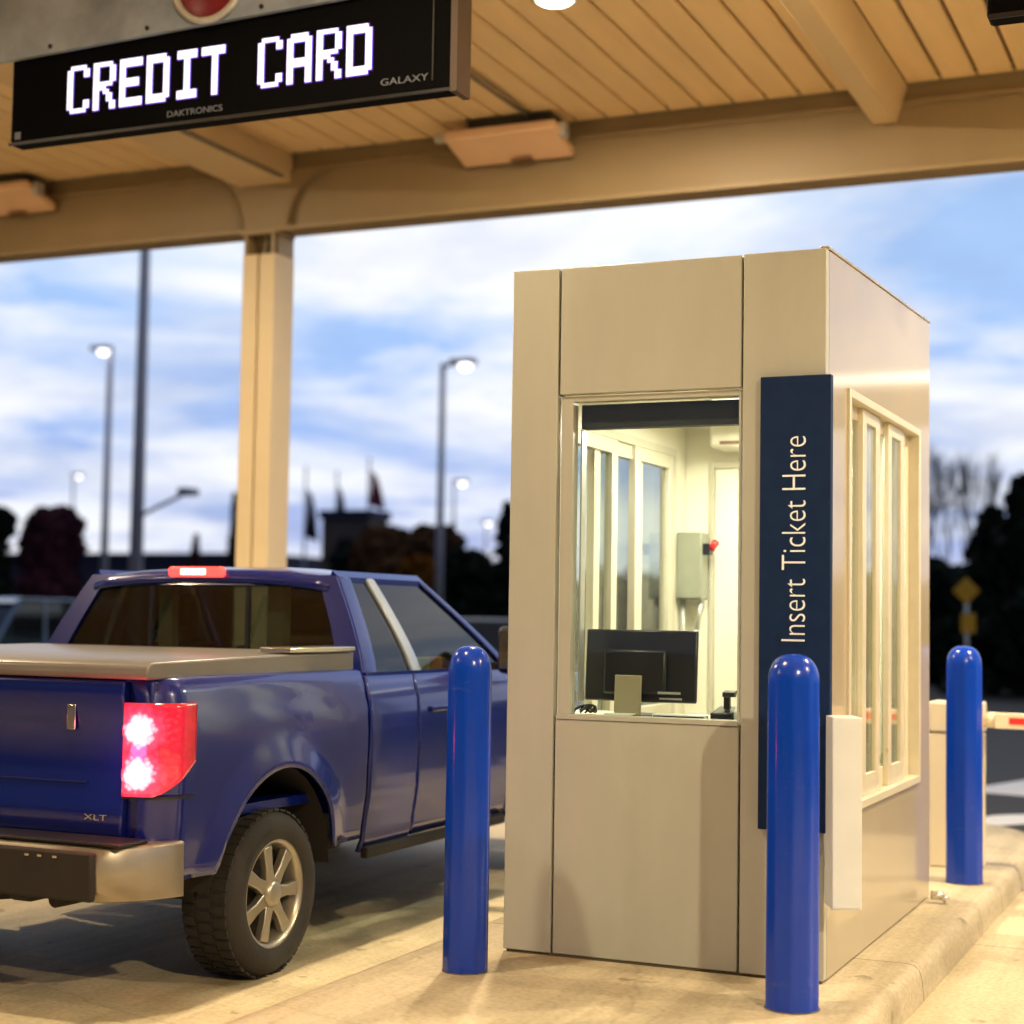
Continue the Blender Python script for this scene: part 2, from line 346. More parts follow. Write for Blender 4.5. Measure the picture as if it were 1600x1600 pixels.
# edge beam: web, flanges
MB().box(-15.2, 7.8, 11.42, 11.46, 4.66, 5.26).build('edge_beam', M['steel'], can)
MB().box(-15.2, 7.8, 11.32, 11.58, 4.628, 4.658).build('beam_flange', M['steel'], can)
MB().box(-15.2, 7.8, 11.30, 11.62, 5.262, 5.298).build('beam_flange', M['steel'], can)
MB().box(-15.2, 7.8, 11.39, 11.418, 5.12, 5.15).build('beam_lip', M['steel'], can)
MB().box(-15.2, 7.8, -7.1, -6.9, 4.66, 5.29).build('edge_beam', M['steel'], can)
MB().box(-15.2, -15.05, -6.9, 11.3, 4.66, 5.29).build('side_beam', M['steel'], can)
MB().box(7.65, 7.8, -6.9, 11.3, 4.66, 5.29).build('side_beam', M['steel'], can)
# purlins over the column rows and between them
for px_ in (-12.1, -2.3, 2.55):
    MB().prism([(px_-.08, 5.0), (px_+.08, 5.0), (px_+.16, 5.249), (px_-.10, 5.249)], 'y', -6.8, 11.41).build('purlin', M['purlin'], can, bevel=.008)
MB().box(-7.55, -7.07, -6.8, 11.41, 5.02, 5.249).build('girder', M['purlin'], can, bevel=.01)
# curved haunch plate where the girder meets the column
def haunch(cx):
    poly = []
    for i in range(13): a = pi/2*i/12; poly.append((cx+.20+.42*(1-sin(a))*1.0, 4.66+.46*(1-cos(a)) if False else 4.66+.46*(1-cos(a))))
    right = [(cx+.20+.40*(1-cos(pi/2*i/12)), 4.66+.46*sin(pi/2*i/12)) for i in range(13)]
    left = [(2*cx-x_, z_) for x_, z_ in right[::-1]]
    poly = right + left
    return MB().prism(poly, 'y', 11.37, 11.412).build('haunch_plate', M['steel'], can, bevel=.006)
haunch(-7.3)
for sx in (1, -1):
    pts = [(-7.3+sx*(.215+.40*(1-cos(pi/2*i/12))), 11.365, 4.66+.46*sin(pi/2*i/12)) for i in range(13)]
    MB().path(pts, .014, 6).build('haunch_rib', M['steel'], can, smooth=True)
# conduits
for cx, z, y1 in ((-4.80, 5.222, 11.2), (-6.98, 5.0, 11.1)):
    MB().tube((cx, -6, z), (cx, y1, z), .017, seg=10).build('conduit', M['conduit'], can, smooth=True)
    MB().box(cx-.055, cx-.022, -6, y1, z+.0, z+.024).build('conduit_channel', M['gap'], can)

# column (steel core + cladding)
def column(x, y, label):
    c = empty('canopy_column', (x, y, .15), label, 'column', 'columns carrying the canopy')
    w = .150
    mb = MB().box(x-w, x-.012, y-w, y+w, .17, 4.44).box(x+.012, x+w, y-w, y+w, .17, 4.44).box(x-.012, x+.012, y-w+.02, y+w-.02, .17, 4.44)
    mb.build('cladding', M['column'], c, bevel=.006)
    MB().box(x-.14, x-.115, y-.15, y+.15, 4.44, 4.627).box(x+.115, x+.14, y-.15, y+.15, 4.44, 4.627).box(x-.114, x+.114, y-.012, y+.012, 4.44, 4.627).build('steel_core', M['steel'], c)
    MB().box(x-.17, x+.17, y-.17, y+.12, 4.60, 4.626).build('cap_plate', M['steel'], c)
    MB().tube((x+.12, y-.11, 4.44), (x+.12, y-.11, 4.60), .03).tube((x+.05, y-.1, 4.44), (x+.05, y-.1, 4.60), .02).build('downpipe_stub', M['gap'], c, smooth=True)
    MB().box(x-w-.03, x+w+.03, y-w-.03, y+w+.03, .15, .17).build('base_plate', M['steel'], c)
    return c
column(-7.3, 11.44, 'tan clad canopy column behind the blue pickup')

# lit canopy lamps
def canopy_lamp(x, y, label, lit=True, power=0):
    t = empty('canopy_lamp', (x, y, 5.25), label, 'ceiling lamp', 'round lamps recessed in the canopy soffit')
    MB().lathe([(.145, 5.249), (.148, 5.232), (.14, 5.222), (.115, 5.22), (.11, 5.235), (.001, 5.236)], 'z', 32, (x, y, 0)).build('housing', M['column'], t, smooth=True)
    MB().lathe([(.110, 5.222), (.09, 5.208), (.05, 5.20), (.001, 5.197)], 'z', 28, (x, y, 0)).build('lens', M['lamp'], t, smooth=True)
    ld = bpy.data.lights.new('lamp_light', 'AREA'); ld.shape = 'DISK'; ld.size = .20; ld.energy = power; ld.color = (1, .79, .50)
    lo = bpy.data.objects.new('lamp_light', ld); COL.objects.link(lo); lo.parent = t; lo.location = (0, 0, -.062)
    return t
P = 330
canopy_lamp(-3.77, 8.97, 'round glowing lamp in the soffit at the top edge of the photo', power=P)
for x, y, pw in ((-3.75, 4.6, P*.55), (3.0, .4, P*2.6), (.9, 8.9, P*1.3), (4.6, 6.2, P*1.7), (-9.2, 7.8, P*1.0), (-9.4, 2.0, P*.6)):  # assumed unseen lamps; the far right one is added for the booth side
    canopy_lamp(x, y, 'unseen round soffit lamp assumed over the lanes', power=pw)

# floods
def flood(x0, x1, label):
    t = empty('canopy_floodlight', ((x0+x1)/2, 11.2, 5.1), label, 'floodlight', 'box floodlights hung under the canopy edge')
    y0, y1, z0, z1 = 10.98, 11.36, 5.10, 4.985
    mb = MB().add([(x0, y0, z0), (x1, y0, z0), (x1, y1, z1), (x0, y1, z1), (x0, y0, z0+.07), (x1, y0, z0+.07), (x1, y1, z1+.07), (x0, y1, z1+.07)],
                  [(0, 1, 2, 3), (4, 5, 6, 7), (0, 1, 5, 4), (1, 2, 6, 5), (2, 3, 7, 6), (3, 0, 4, 7)])
    mb.build('housing', mat('flood_housing', (.78, .50, .30), .5, var=.04), t, bevel=.012)
    MB().box((x0+x1)/2-.03, (x0+x1)/2+.14, 11.27, 11.33, 4.975, 4.985).build('latch', M['wood'], t)
    MB().box(x1-.004, x1+.05, 11.05, 11.15, 5.06, 5.17).build('gland', M['trim'], t, bevel=.008)
    MB().box(x0-.09, x0, 11.0, 11.06, 5.10, 5.16).build('bracket', M['trim'], t, bevel=.006)
    MB().box(x0+.18, x1-.05, 11.0, 11.3, 5.175, 5.24).build('shadow_block', M['black'], t, bevel=.01)  # black block stands in for the shadow above the housing
    return t
flood(-5.50, -4.60, 'tan box floodlight under the beam right of the column')
flood(-10.25, -9.42, 'tan box floodlight cut by the left edge of the photo')

# ------------------------------------------------------------------ LED signs
SY = 7.05
led = empty('led_sign', (-4.83, SY, 4.07), 'black LED sign reading CREDIT CARD hung over the pickup lane', 'sign')
MB().box(-6.17, -3.50, SY, SY+.10, 4.072, 4.90).build('cabinet', M['blackmat'], led, bevel=.004)
MB().box(-6.175, -3.495, SY-.012, SY-.001, 4.068, 4.084).build('face_rim', M['black'], led)
MB().box(-3.498, -3.462, SY-.012, SY+.14, 4.062, 4.90).build('side_trim', mat('brown_trim', (.075, .042, .022), .5), led)
MB().box(-3.60, -3.592, SY-.006, SY-.001, 4.13, 4.88).build('face_seam', M['trim'] if False else M['black'], led)
G = {
 'C': ['.#####.', '##...##', '##...##', '##.....', '##.....', '##.....', '##.....', '##.....', '##.....', '##...##', '##...##', '.#####.'],
 'R': ['######.', '##...##', '##...##', '##...##', '##...##', '######.', '####...', '##.##..', '##..##.', '##..##.', '##...##', '##...##'],
 'E': ['#######', '#######', '##.....', '##.....', '##.....', '######.', '######.', '##.....', '##.....', '##.....', '#######', '#######'],
 'D': ['######.', '#######', '##...##', '##...##', '##...##', '##...##', '##...##', '##...##', '##...##', '##...##', '#######', '######.'],
 'I': ['.######', '.######', '...##..', '...##..', '...##..', '...##..', '...##..', '...##..', '...##..', '...##..', '.######', '.######'],
 'T': ['#######', '#######', '...##..', '...##..', '...##..', '...##..', '...##..', '...##..', '...##..', '...##..', '...##..', '...##..'],
 'A': ['.#####.', '#######', '##...##', '##...##', '##...##', '##...##', '#######', '#######', '##...##', '##...##', '##...##', '##...##'],
}
cw = 1.865/87; x = -5.795
for ch in 'CREDIT CARD':
    if ch != ' ':
        mb = MB()
        for r, row in enumerate(G[ch]):
            c = 0
            while c < 7:
                if row[c] != '#': c += 1; continue
                e = c
                while e < 7 and row[e] == '#': e += 1
                Z = 4.205+(11-r)*cw*.985
                mb.box(x+(c+.22)*cw, x+(e-.22)*cw, SY-.006, SY-.002, Z, Z+cw*.975); c = e
        lt = mb.build('led_letter', M['led'], led)
        fb = MB()
        for r, row in enumerate(G[ch]):
            for c, v in enumerate(row):
                if v == '#':
                    X = x+c*cw; Z = 4.205+(11-r)*cw*.985; fb.box(X+cw*.02, X+cw*1.05, SY-.0018, SY-.0008, Z-cw*.25, Z+cw*1.1)
        fb.build('led_edge_glow', M['led_violet'], lt)  # violet halo of the lit letters, built as a glowing backing mesh
    x += 8*cw
place_text('DAKTRONICS', 'maker_text', M['sign_small'], led, (-5.14, SY-.003, 4.115), (1, 0, 0), (0, 0, 1), .34, .032)
place_text('GALAXY', 'model_text', M['sign_small'], led, (-3.88, SY-.003, 4.135), (1, 0, 0), (0, 0, 1), .26, .034)
MB().box(-6.14, -6.10, SY-.004, SY-.002, 4.10, 4.14).build('face_mark', M['sign_small'], led)
for x in (-5.9, -3.75):
    MB().box(x-.03, x+.03, SY+.02, SY+.08, 4.90, 5.249).build('hanger', M['steel'], led)
# gray lane panel with red signal disc in front of the cabinet top
pan = empty('signal_panel', (-5.2, SY-.06, 4.6), 'grey metal panel with reflections mottled into its colour and a red round signal above the LED sign', 'signal')
poly = [(-6.62, 4.522), (-6.17, 4.53), (-3.90, 4.592), (-3.90, 5.24), (-6.62, 5.24)]
MB().prism(poly, 'y', SY-.045, SY-.012).build('panel', M['grey_metal'], pan, bevel=.004)
MB().lathe([(.225, SY-.046), (.228, SY-.075), (.198, SY-.08), (.192, SY-.05)], 'y', 40, (-4.865, 0, 4.785)).build('signal_ring', M['trim'], pan, smooth=True)
MB().lathe([(.190, SY-.052), (.12, SY-.07), (.001, SY-.075)], 'y', 40, (-4.865, 0, 4.785)).build('signal_lens', mat('red_signal_lens', (.16, .008, .012), .3, var=.15, scale=30), pan, smooth=True)
for x in (-5.88, -5.25, -4.55):
    z = 4.53+(x+6.17)/2.27*.062+.035
    MB().tube((x, SY-.046, z), (x, SY-.054, z), .012, seg=10).build('bolt', M['black'], pan)
led2 = empty('led_sign', (.3, SY, 4.08), 'black sign corner at the top right edge of the photo', 'sign')
MB().box(-1.0, 1.6, SY, SY+.12, 4.085, 4.75).build('cabinet', M['blackmat'], led2, bevel=.02)
MB().box(-.99, 1.59, SY-.012, SY-.001, 4.079, 4.10).build('face_rim', M['black'], led2)
for x in (-.7, 1.3): MB().box(x-.03, x+.03, SY+.02, SY+.08, 4.75, 5.249).build('hanger', M['steel'], led2)

# ------------------------------------------------------------------ booth
B = empty('ticket_booth', (-2.217, 7.6, .15), 'tall cream metal ticket booth with lit windows on the island', 'booth')
x0, x1, y0, y1, zb, zt = -2.897, -1.537, 6.480, 8.78, .15, 3.035
bm_ = M['booth']; g = .0045
# front: four cladding panels with joints, over a dark backing
MB().box(x0, -2.680-g, y0, y0+.05, zb+.012, zt).build('front_panel', bm_, B, bevel=.004)
MB().box(-2.680+g, -1.880-g, y0+.004, y0+.05, 2.492, zt-.002).build('front_panel', bm_, B, bevel=.004)
MB().box(-2.680+g, -1.880-g, y0+.004, y0+.05, zb+.012, 1.128).build('front_panel', bm_, B, bevel=.004)
MB().box(-1.880+g, x1, y0, y0+.05, zb+.012, zt).build('front_panel', bm_, B, bevel=.004)
for q in ((-2.72, -1.84, y0+.055, y0+.065, 2.50, zt-.02), (-2.72, -1.84, y0+.055, y0+.065, zb, 1.10), (-2.70, -2.672, y0+.045, y0+.054, zb, 1.128), (-1.89, -1.868, y0+.045, y0+.054, zb, 1.128),
          (-2.70, -2.672, y0+.045, y0+.054, 2.49, zt-.01), (-1.89, -1.868, y0+.045, y0+.054, 2.49, zt-.01)):
    MB().box(*q).build('joint_backing', M['gap'], B)
# base strip
MB().box(x0+.012, x1-.012, y0+.012, y1-.012, zb-.004, zb+.03).build('floor', M['gap'], B)
# left wall with window opening (y 6.78-8.5)
def wall_x(xa, xb, ya, yb, za, zb_, wy0, wy1, wz0, wz1, m, name):
    mb = MB().box(xa, xb, ya, wy0, za, zb_).box(xa, xb, wy1, yb, za, zb_).box(xa, xb, wy0, wy1, za, wz0).box(xa, xb, wy0, wy1, wz1, zb_)
    return mb.build(name, m, B)
wall_x(x0, x0+.02, y0+.052, y1, zb+.012, zt-.002, 6.80, 8.50, 1.0, 2.46, bm_, 'side_wall')
wall_x(x0+.022, x0+.05, y0+.068, y1-.05, zb+.04, 2.62, 6.80, 8.50, 1.0, 2.46, M['cream'], 'inner_lining')
wall_x(x1-.02, x1, y0+.052, y1, zb+.012, zt-.002, 6.872, 8.468, .772, 2.518, M['booth_side'], 'side_wall')
wall_x(x1-.05, x1-.022, y0+.068, y1-.05, zb+.04, 2.62, 6.872, 8.468, .772, 2.518, M['cream'], 'inner_lining')
MB().box(x0+.021, x1-.021, y1-.022, y1-.001, zb+.012, zt-.002).build('back_wall', bm_, B)
MB().box(x0+.052, x1-.052, y1-.055, y1-.03, zb+.04, 2.62).build('inner_lining', M['cream'], B)
MB().box(x0+.052, x1-.052, y0+.068, y1-.057, 2.60, 2.619).build('ceiling', M['cream'], B)
MB().box(x0+.03, x1-.03, y0+.07, y1-.03, 3.0, 3.03).build('roof', bm_, B)
MB().box(x0+.055, x0+.075, y0+.07, y1-.06, .3, .4).build('skirting', M['trim'], B)
# roof edge coping (a hair proud)
MB().box(x1-.03, x1+.006, y0+.02, y1, zt-.001, zt+.012).build('coping', M['booth_side'], B, bevel=.003)
# back door
d = MB().box(-2.67, -1.95, y1-.062, y1-.057, .2, 2.36).build('door', M['cream'], B)
MB().box(-2.70, -2.676, y1-.075, y1-.057, .2, 2.41).box(-1.94, -1.916, y1-.075, y1-.057, .2, 2.41).box(-2.675, -1.941, y1-.075, y1-.057, 2.375, 2.41).build('door_frame', M['alu'], d)
MB().tube((-2.06, y1-.075, 1.15), (-2.06, y1-.11, 1.15), .015).tube((-2.07, y1-.11, 1.15), (-2.18, y1-.11, 1.15), .011).build('handle', M['trim'], d, smooth=True)
# front window
fwn = MB().box(-2.672, -2.618, y0+.018, y0+.075, 1.150, 2.484).box(-1.896, -1.888, y0+.018, y0+.075, 1.150, 2.484)\
    .box(-2.617, -1.897, y0+.018, y0+.075, 2.462, 2.484).box(-2.672, -1.888, y0+.0, y0+.10, 1.130, 1.149).build('window_frame', M['booth'], B)
MB().box(-2.617, -1.897, y0+.044, y0+.050, 1.150, 2.461).build('pane', M['glass'], fwn)
MB().box(-2.606, -1.900, y0+.078, y0+.14, 2.352, 2.455).build('roller_blind', mat('charcoal_blind', (.02, .024, .022), .6, var=.2, scale=14), fwn, bevel=.006)
# exposed slider frame behind left jamb (olive)
MB().box(-2.606, -2.600, y0+.078, y0+.13, 1.2, 2.35).build('blind_track', M['trim'], fwn)

# left window frame: sliding sashes
lw = MB().box(x0-.004, x0+.075, 6.80, 6.84, 1.0, 2.46).box(x0-.004, x0+.075, 8.46, 8.50, 1.0, 2.46).box(x0-.004, x0+.075, 6.84, 8.46, 2.42, 2.46).box(x0-.004, x0+.075, 6.84, 8.46, 1.0, 1.04).build('window_frame', M['alu'], B)
for a, b, xx in ((6.84, 7.60, x0+.045), (7.34, 8.02, x0+.025), (7.86, 8.46, x0+.045)):
    sh = MB().box(xx-.012, xx+.028, a, a+.075, 1.04, 2.42).box(xx-.012, xx+.028, b-.075, b, 1.04, 2.42).box(xx-.012, xx+.028, a+.075, b-.075, 2.35, 2.42).box(xx-.012, xx+.028, a+.075, b-.075, 1.04, 1.11).build('sash', M['alu'], lw, bevel=.003)
    MB().box(xx, xx+.005, a+.076, b-.076, 1.111, 2.349).build('pane', M['glass'], sh)
# right window frame
X = x1
rw = MB().box(X-.075, X+.012, 6.865, 6.90, .765, 2.525).box(X-.075, X+.012, 8.44, 8.475, .765, 2.525).box(X-.075, X+.012, 6.90, 8.44, 2.49, 2.525).box(X-.075, X+.016, 6.90, 8.44, .765, .80).build('window_frame', M['alu'], B, bevel=.003)
for a, b, xx in ((6.90, 7.30, X-.055), (7.26, 7.62, X-.030), (7.50, 7.98, X-.055), (7.82, 8.20, X-.030), (8.10, 8.44, X-.055)):
    sw = .028 if a < 7 else .070
    sh = MB().box(xx-.014, xx+.012, a, a+sw, .80, 2.49).box(xx-.014, xx+.012, b-sw-.005, b, .80, 2.49).box(xx-.014, xx+.012, a+sw, b-sw-.005, 2.43, 2.49).box(xx-.014, xx+.012, a+sw, b-sw-.005, .80, .89).build('sash', M['alu'], rw, bevel=.003)
    MB().box(xx-.003, xx+.002, a+sw+.001, b-sw-.006, .891, 2.429).build('pane', M['glass'], sh)
MB().box(X-.050, X-.030, 7.62, 7.66, 1.60, 1.67).build('latch', M['trim'], rw)
# counter
cn = MB().box(x0+.053, x1-.053, y0+.10, y0+.60, 1.10, 1.135).build('counter', M['cream'], B, bevel=.004)
# interior tube light
tl = empty('ceiling_light', (-2.2, 7.6, 2.59), 'slim white strip light on the ceiling inside the booth', 'light')
MB().box(-2.28, -2.12, 7.3, 8.3, 2.56, 2.60).build('housing', M['cream'], tl, bevel=.005)
MB().box(-2.265, -2.135, 7.32, 8.28, 2.545, 2.559).build('diffuser', emis('strip_diffuser', (1, .95, .82), 6), tl)
for yy in (7.15,):
    ld = bpy.data.lights.new('strip_light', 'AREA'); ld.shape = 'RECTANGLE'; ld.size = .12; ld.size_y = .9; ld.energy = 58; ld.color = (1, .93, .74)
    lo = bpy.data.objects.new('strip_light', ld); COL.objects.link(lo); lo.parent = tl; lo.location = (0, .2, -.05)
# air unit at ceiling near the door
ac = empty('air_conditioner', (-2.25, 8.5, 2.45), 'white wall unit with a dark slot above the booth door', 'air unit')
MB().box(-2.62, -1.9, 8.42, 8.68, 2.46, 2.595).build('body', M['cream'], ac, bevel=.02)
MB().box(-2.56, -1.96, 8.415, 8.425, 2.475, 2.492).build('air_slot', M['wood'], ac)
# grey switch cabinet on the back wall
sc = empty('switch_cabinet', (-2.78, 8.62, 1.65), 'grey electric cabinet on the back wall seen through the front window', 'cabinet')
MB().box(-2.840, -2.700, 8.56, 8.68, 1.66, 2.02).build('body', mat('grey_green_cabinet', (.26, .27, .21), .45), sc, bevel=.006)
MB().box(-2.836, -2.704, 8.553, 8.559, 1.67, 2.01).build('door', mat('grey_green_door', (.28, .29, .22), .4), sc)
MB().box(-2.699, -2.66, 8.58, 8.64, 1.90, 1.96).build('switch', M['black'], sc)
MB().tube((-2.655, 8.6, 1.935), (-2.625, 8.57, 1.965), .02).build('switch_lever', M['red'], sc, smooth=True)
MB().path([(-2.82, 8.62, 1.66), (-2.82, 8.62, 1.3), (-2.80, 8.62, 1.14)], .016).path([(-2.72, 8.62, 1.66), (-2.74, 8.62, 1.5), (-2.79, 8.62, 1.34)], .013).build('conduit', M['trim'], sc, smooth=True)
# monitor seen from behind
mo = empty('computer_monitor', (-2.30, 6.80, 1.135), 'black monitor seen from behind on the booth counter', 'monitor')
T = Matrix.Translation((-2.385, 6.72, 1.20)) @ Matrix.Rotation(radians(-4), 4, 'X')
MB().box(-.250, .250, -.012, .012, .0, .305, T).build('back_shell', M['black'], mo, bevel=.008)
MB().box(-.16, .12, -.035, -.013, .03, .22, T).build('rear_bulge', M['black'], mo, bevel=.015)
MB().box(.09, .19, -.0365, -.0355, .035, .045, T).box(.09, .19, -.0145, -.0135, .012, .020, T).build('rear_label', M['trim'], mo)
MB().box(-.245, .245, .0125, .015, .008, .297, T).build('screen', M['blackmat'], mo)
MB().box(-.10, .02, -.05, -.037, -.065, .11, T).build('stand', mat('stand_grey', (.30, .28, .2), .4), mo, bevel=.004)
MB().box(-2.505, -2.285, 6.66, 6.86, 1.136, 1.148).build('foot', M['black'], mo, bevel=.004)
kb = empty('keyboard', (-2.1, 6.62, 1.136), 'slim dark keyboard with white edge below the monitor', 'keyboard')
MB().box(-2.29, -2.06, 6.60, 6.65, 1.137, 1.160).build('body', M['white_vinyl'], kb, bevel=.004)
MB().box(-2.285, -2.065, 6.596, 6.599, 1.146, 1.153).build('front_edge', M['black'], kb)
ph = empty('card_terminal', (-1.98, 6.66, 1.136), 'small black card terminal at the counter end', 'terminal')
MB().prism([(6.60, 1.137), (6.74, 1.137), (6.74, 1.195), (6.60, 1.172)], 'x', -2.04, -1.945).build('body', M['black'], ph, bevel=.006)
MB().box(-2.0, -1.975, 6.66, 6.68, 1.186, 1.235).prism([(6.655, 1.236), (6.69, 1.236), (6.70, 1.262), (6.66, 1.255)], 'x', -2.005, -1.955).build('card_arm', M['black'], ph)
pr_ = empty('receipt_printer', (-1.925, 6.66, 1.136), 'little grey printer beside the terminal in the window corner', 'printer')
MB().prism([(6.60, 1.137), (6.72, 1.137), (6.72, 1.205), (6.63, 1.205), (6.60, 1.18)], 'x', -1.94, -1.902).build('body', M['greybox'], pr_, bevel=.006)
MB().box(-1.935, -1.908, 6.655, 6.665, 1.206, 1.218).build('paper_slip', M['white_vinyl'], pr_)
cb = MB()
random.seed(3)
for k in range(3):
    pts = [Vector((-2.60+.02*k+.03*sin(t*1.3+k), 6.60+.03*cos(t+k*2), 1.15+.035*abs(sin(t*.9+k)))) for t in [i*.5 for i in range(14)]]
    cb.path(pts, .0045, 6)
tag(cb.build('cable_coil', M['black'], smooth=True), 'tangle of thin cables at the left end of the counter', 'cable')
ppr = MB()
for k in range(4): ppr.box(-2.53+.01*k, -2.42+.012*k, 6.58+.004*k, 6.68, 1.137+.004*k, 1.1405+.004*k)
tag(ppr.build('paper_stack', M['white_vinyl']), 'loose white papers on the counter left of the monitor stand', 'papers')
# cup and holder seen through the side window
cup = empty('drink_cup', (-1.66, 7.22, 1.136), 'white lidded cup behind the side window of the booth', 'cup')
MB().box(-1.72, -1.605, 7.02, 7.22, .92, 1.15).build('holder', M['wood'], cup, bevel=.006)
MB().lathe([(.001, 1.152), (.03, 1.152), (.042, 1.20), (.044, 1.205), (.038, 1.225), (.001, 1.228)], 'z', 20, (-1.65, 7.11, 0)).build('lid', M['white_vinyl'], cup, smooth=True)
bt = empty('spray_bottle', (-1.70, 7.86, .98), 'white bottle with an orange band behind the side window', 'bottle')
MB().lathe([(.001, .93), (.034, .93), (.034, 1.08), (.015, 1.12), (.014, 1.15), (.001, 1.15)], 'z', 20, (-1.68, 7.90, 0)).build('body', M['white_vinyl'], bt, smooth=True)
MB().lathe([(.0352, 1.02), (.0352, 1.05)], 'z', 20, (-1.68, 7.90, 0)).build('band', M['orange'], bt, smooth=True)
MB().box(-1.72, -1.60, 7.80, 8.0, .90, .929).build('ledge', M['alu'], bt)

# the roof falls towards the front: the tops of the walls rise a little to the back
for o_ in list(B.children):
    if o_.type == 'MESH':
        for v in o_.data.vertices:
            if v.co.z > 2.99 and v.co.y > 6.6: v.co.z += (v.co.y-6.48)/2.3*.085
# navy sign on the front right corner
ns = empty('ticket_sign', (-1.66, 6.45, 1.6), 'tall navy sign reading Insert Ticket Here on the booth corner', 'sign')
MB().box(-1.792, -1.507, 6.440, 6.4785, .735, 2.523).build('board', M['navy'], ns, bevel=.003)
place_text('Insert Ticket Here', 'sign_text', M['white_vinyl'], ns, (-1.606, 6.4385, 1.473), (0, 0, 1), (-1, 0, 0), .808, .094, offset=-.014)

# white grey box at the corner
bx = empty('card_reader_box', (-1.42, 6.42, .47), 'narrow pale grey metal box fixed beside the front bollard', 'box')
p0 = Vector((-1.468, 6.320)); e1 = Vector((.103, .046)); e2 = Vector((-.062, .138))
poly = [p0, p0+e1, p0+e1+e2, p0+e2]
MB().prism([tuple(p) for p in poly], 'z', .466, 1.19).build('body', M['greybox'], bx, bevel=.004)
n_ = Vector((.046, -.103)).normalized()*.003
q = [p0+e1*.02+n_, p0+e1*.98+n_, p0+e1*.98+n_*.1, p0+e1*.02+n_*.1]
MB().prism([tuple(p) for p in q], 'z', .475, 1.18).build('cover_plate', M['greybox'], bx)
MB().box(-1.535, -1.46, 6.50, 6.54, 1.02, 1.08).box(-1.535, -1.46, 6.50, 6.54, .6, .66).build('bracket', M['trim'], bx)

# little pipe stub by the wall base
tag(MB().tube((-1.50, 8.62, .19), (-1.44, 8.62, .19), .022).tube((-1.44, 8.62, .19), (-1.42, 8.62, .165), .024, .018).build('drain_spout', M['conduit'], smooth=True), 'small metal spout at the foot of the booth side wall', 'spout')

# ------------------------------------------------------------------ bollards
def bollard(x, y, label, R=.096):
    t = empty('bollard', (x, y, .15), label, 'bollard', 'blue plastic sleeved bollards on the island')
    H = 1.295; seg = 48
    def rad(a):   # ribbed sleeve: four shallow flutes around
        return R*(1+.030*cos(10*a+.6)+.012*cos(20*a+1.2)) - .0022*(1 if abs(((a*8/(2*pi)) % 1)-.5) < .06 else 0)
    prof = [(.0, 1.0), (.002, 1.0), (H-.12, .985)]
    for i in range(1, 9):
        a = pi/2*i/8; prof.append((H-.12+.105*sin(a), .985*max(.02, cos(a)**.72)))
    rings = []
    for z, k in prof:
        fl = 1 if z < H-.13 else max(0, 1-(z-(H-.13))/.04)
        rings.append([Vector((x+cos(2*pi*i/seg)*(R*(1-fl)+rad(2*pi*i/seg)*fl)*k, y+sin(2*pi*i/seg)*(R*(1-fl)+rad(2*pi*i/seg)*fl)*k, .152+z)) for i in range(seg)])
    MB().loft(rings, closed=True, caps=True).build('sleeve', M['blue'], t, smooth=True)
    MB().lathe([(R*1.06, .151), (R*1.06, .1535), (R*.9, .1545)], 'z', 32, (x, y, 0)).build('ground_ring', M['gap'], t, smooth=True)
    return t
bollard(-2.872, 6.06, 'blue bollard standing left of the booth front', .087)
bollard(-1.548, 6.04, 'blue bollard in front of the navy sign')
bollard(-1.455, 9.38, 'blue bollard by the barrier cabinet behind the booth')

# ------------------------------------------------------------------ barrier gate
bg = empty('barrier_gate', (-1.57, 10.05, .15), 'cream barrier cabinet with white and red arm behind the booth', 'barrier')
MB().box(-1.735, -1.445, 9.90, 10.12, .152, .918).build('cabinet', M['gate'], bg, bevel=.008)
MB().box(-1.740, -1.440, 9.895, 10.125, .924, 1.10).build('lid', M['gate'], bg, bevel=.012)
MB().tube((-1.44, 10.0, 1.0), (-1.345, 10.0, 1.0), .045, seg=20).build('pivot', M['gate'], bg, smooth=True)
am = MB().box(-1.37, 2.4, 9.945, 9.985, .955, 1.045).build('arm', M['gate'], bg, bevel=.004)
mb = MB()
for k in range(5): mb.box(-1.29+.75*k, -1.29+.75*k+.4, 9.942, 9.9445, .982, 1.020)
mb.build('arm_stripe', M['red'], am)

# ------------------------------------------------------------------ pickup truck
T_ = empty('pickup_truck', (-4.85, 7.6, 0), 'blue pickup with lit tail lamps driving past the booth', 'pickup')
XR, XL, XC = -3.83, -5.87, -4.85
HW = 1.02
def side_x(z, y):
    # half width of the body at height z
    pts = [(.40, .955), (.50, .985), (.75, 1.012), (.98, 1.02), (1.10, 1.014), (1.20, .992), (1.30, .965)]
    h = pts[-1][1]
    if z <= pts[0][0]: h = pts[0][1]
    else:
        for (a, b), (c, d) in zip(pts, pts[1:]):
            if a <= z <= c: t = (z-a)/(c-a); t = t*t*(3-2*t); h = b+(d-b)*t; break
    return h
RW = (6.205, .42); FWH = (9.72, .42)   # wheel arch centres
def arch_z(y, base):
    z = base
    for cy, cz in (RW, FWH):
        d = abs(y-cy)
        if d < .47: z = max(z, cz+sqrt(.47**2-d*d))
    return z
def flare(y, z):
    f = 0
    for cy, cz in (RW, FWH):
        r = sqrt((y-cy)**2+(z-cz)**2)
        if r < .60: f = max(f, .030*(1-(r-.47)/.13) if r > .47 else .03)
    return f
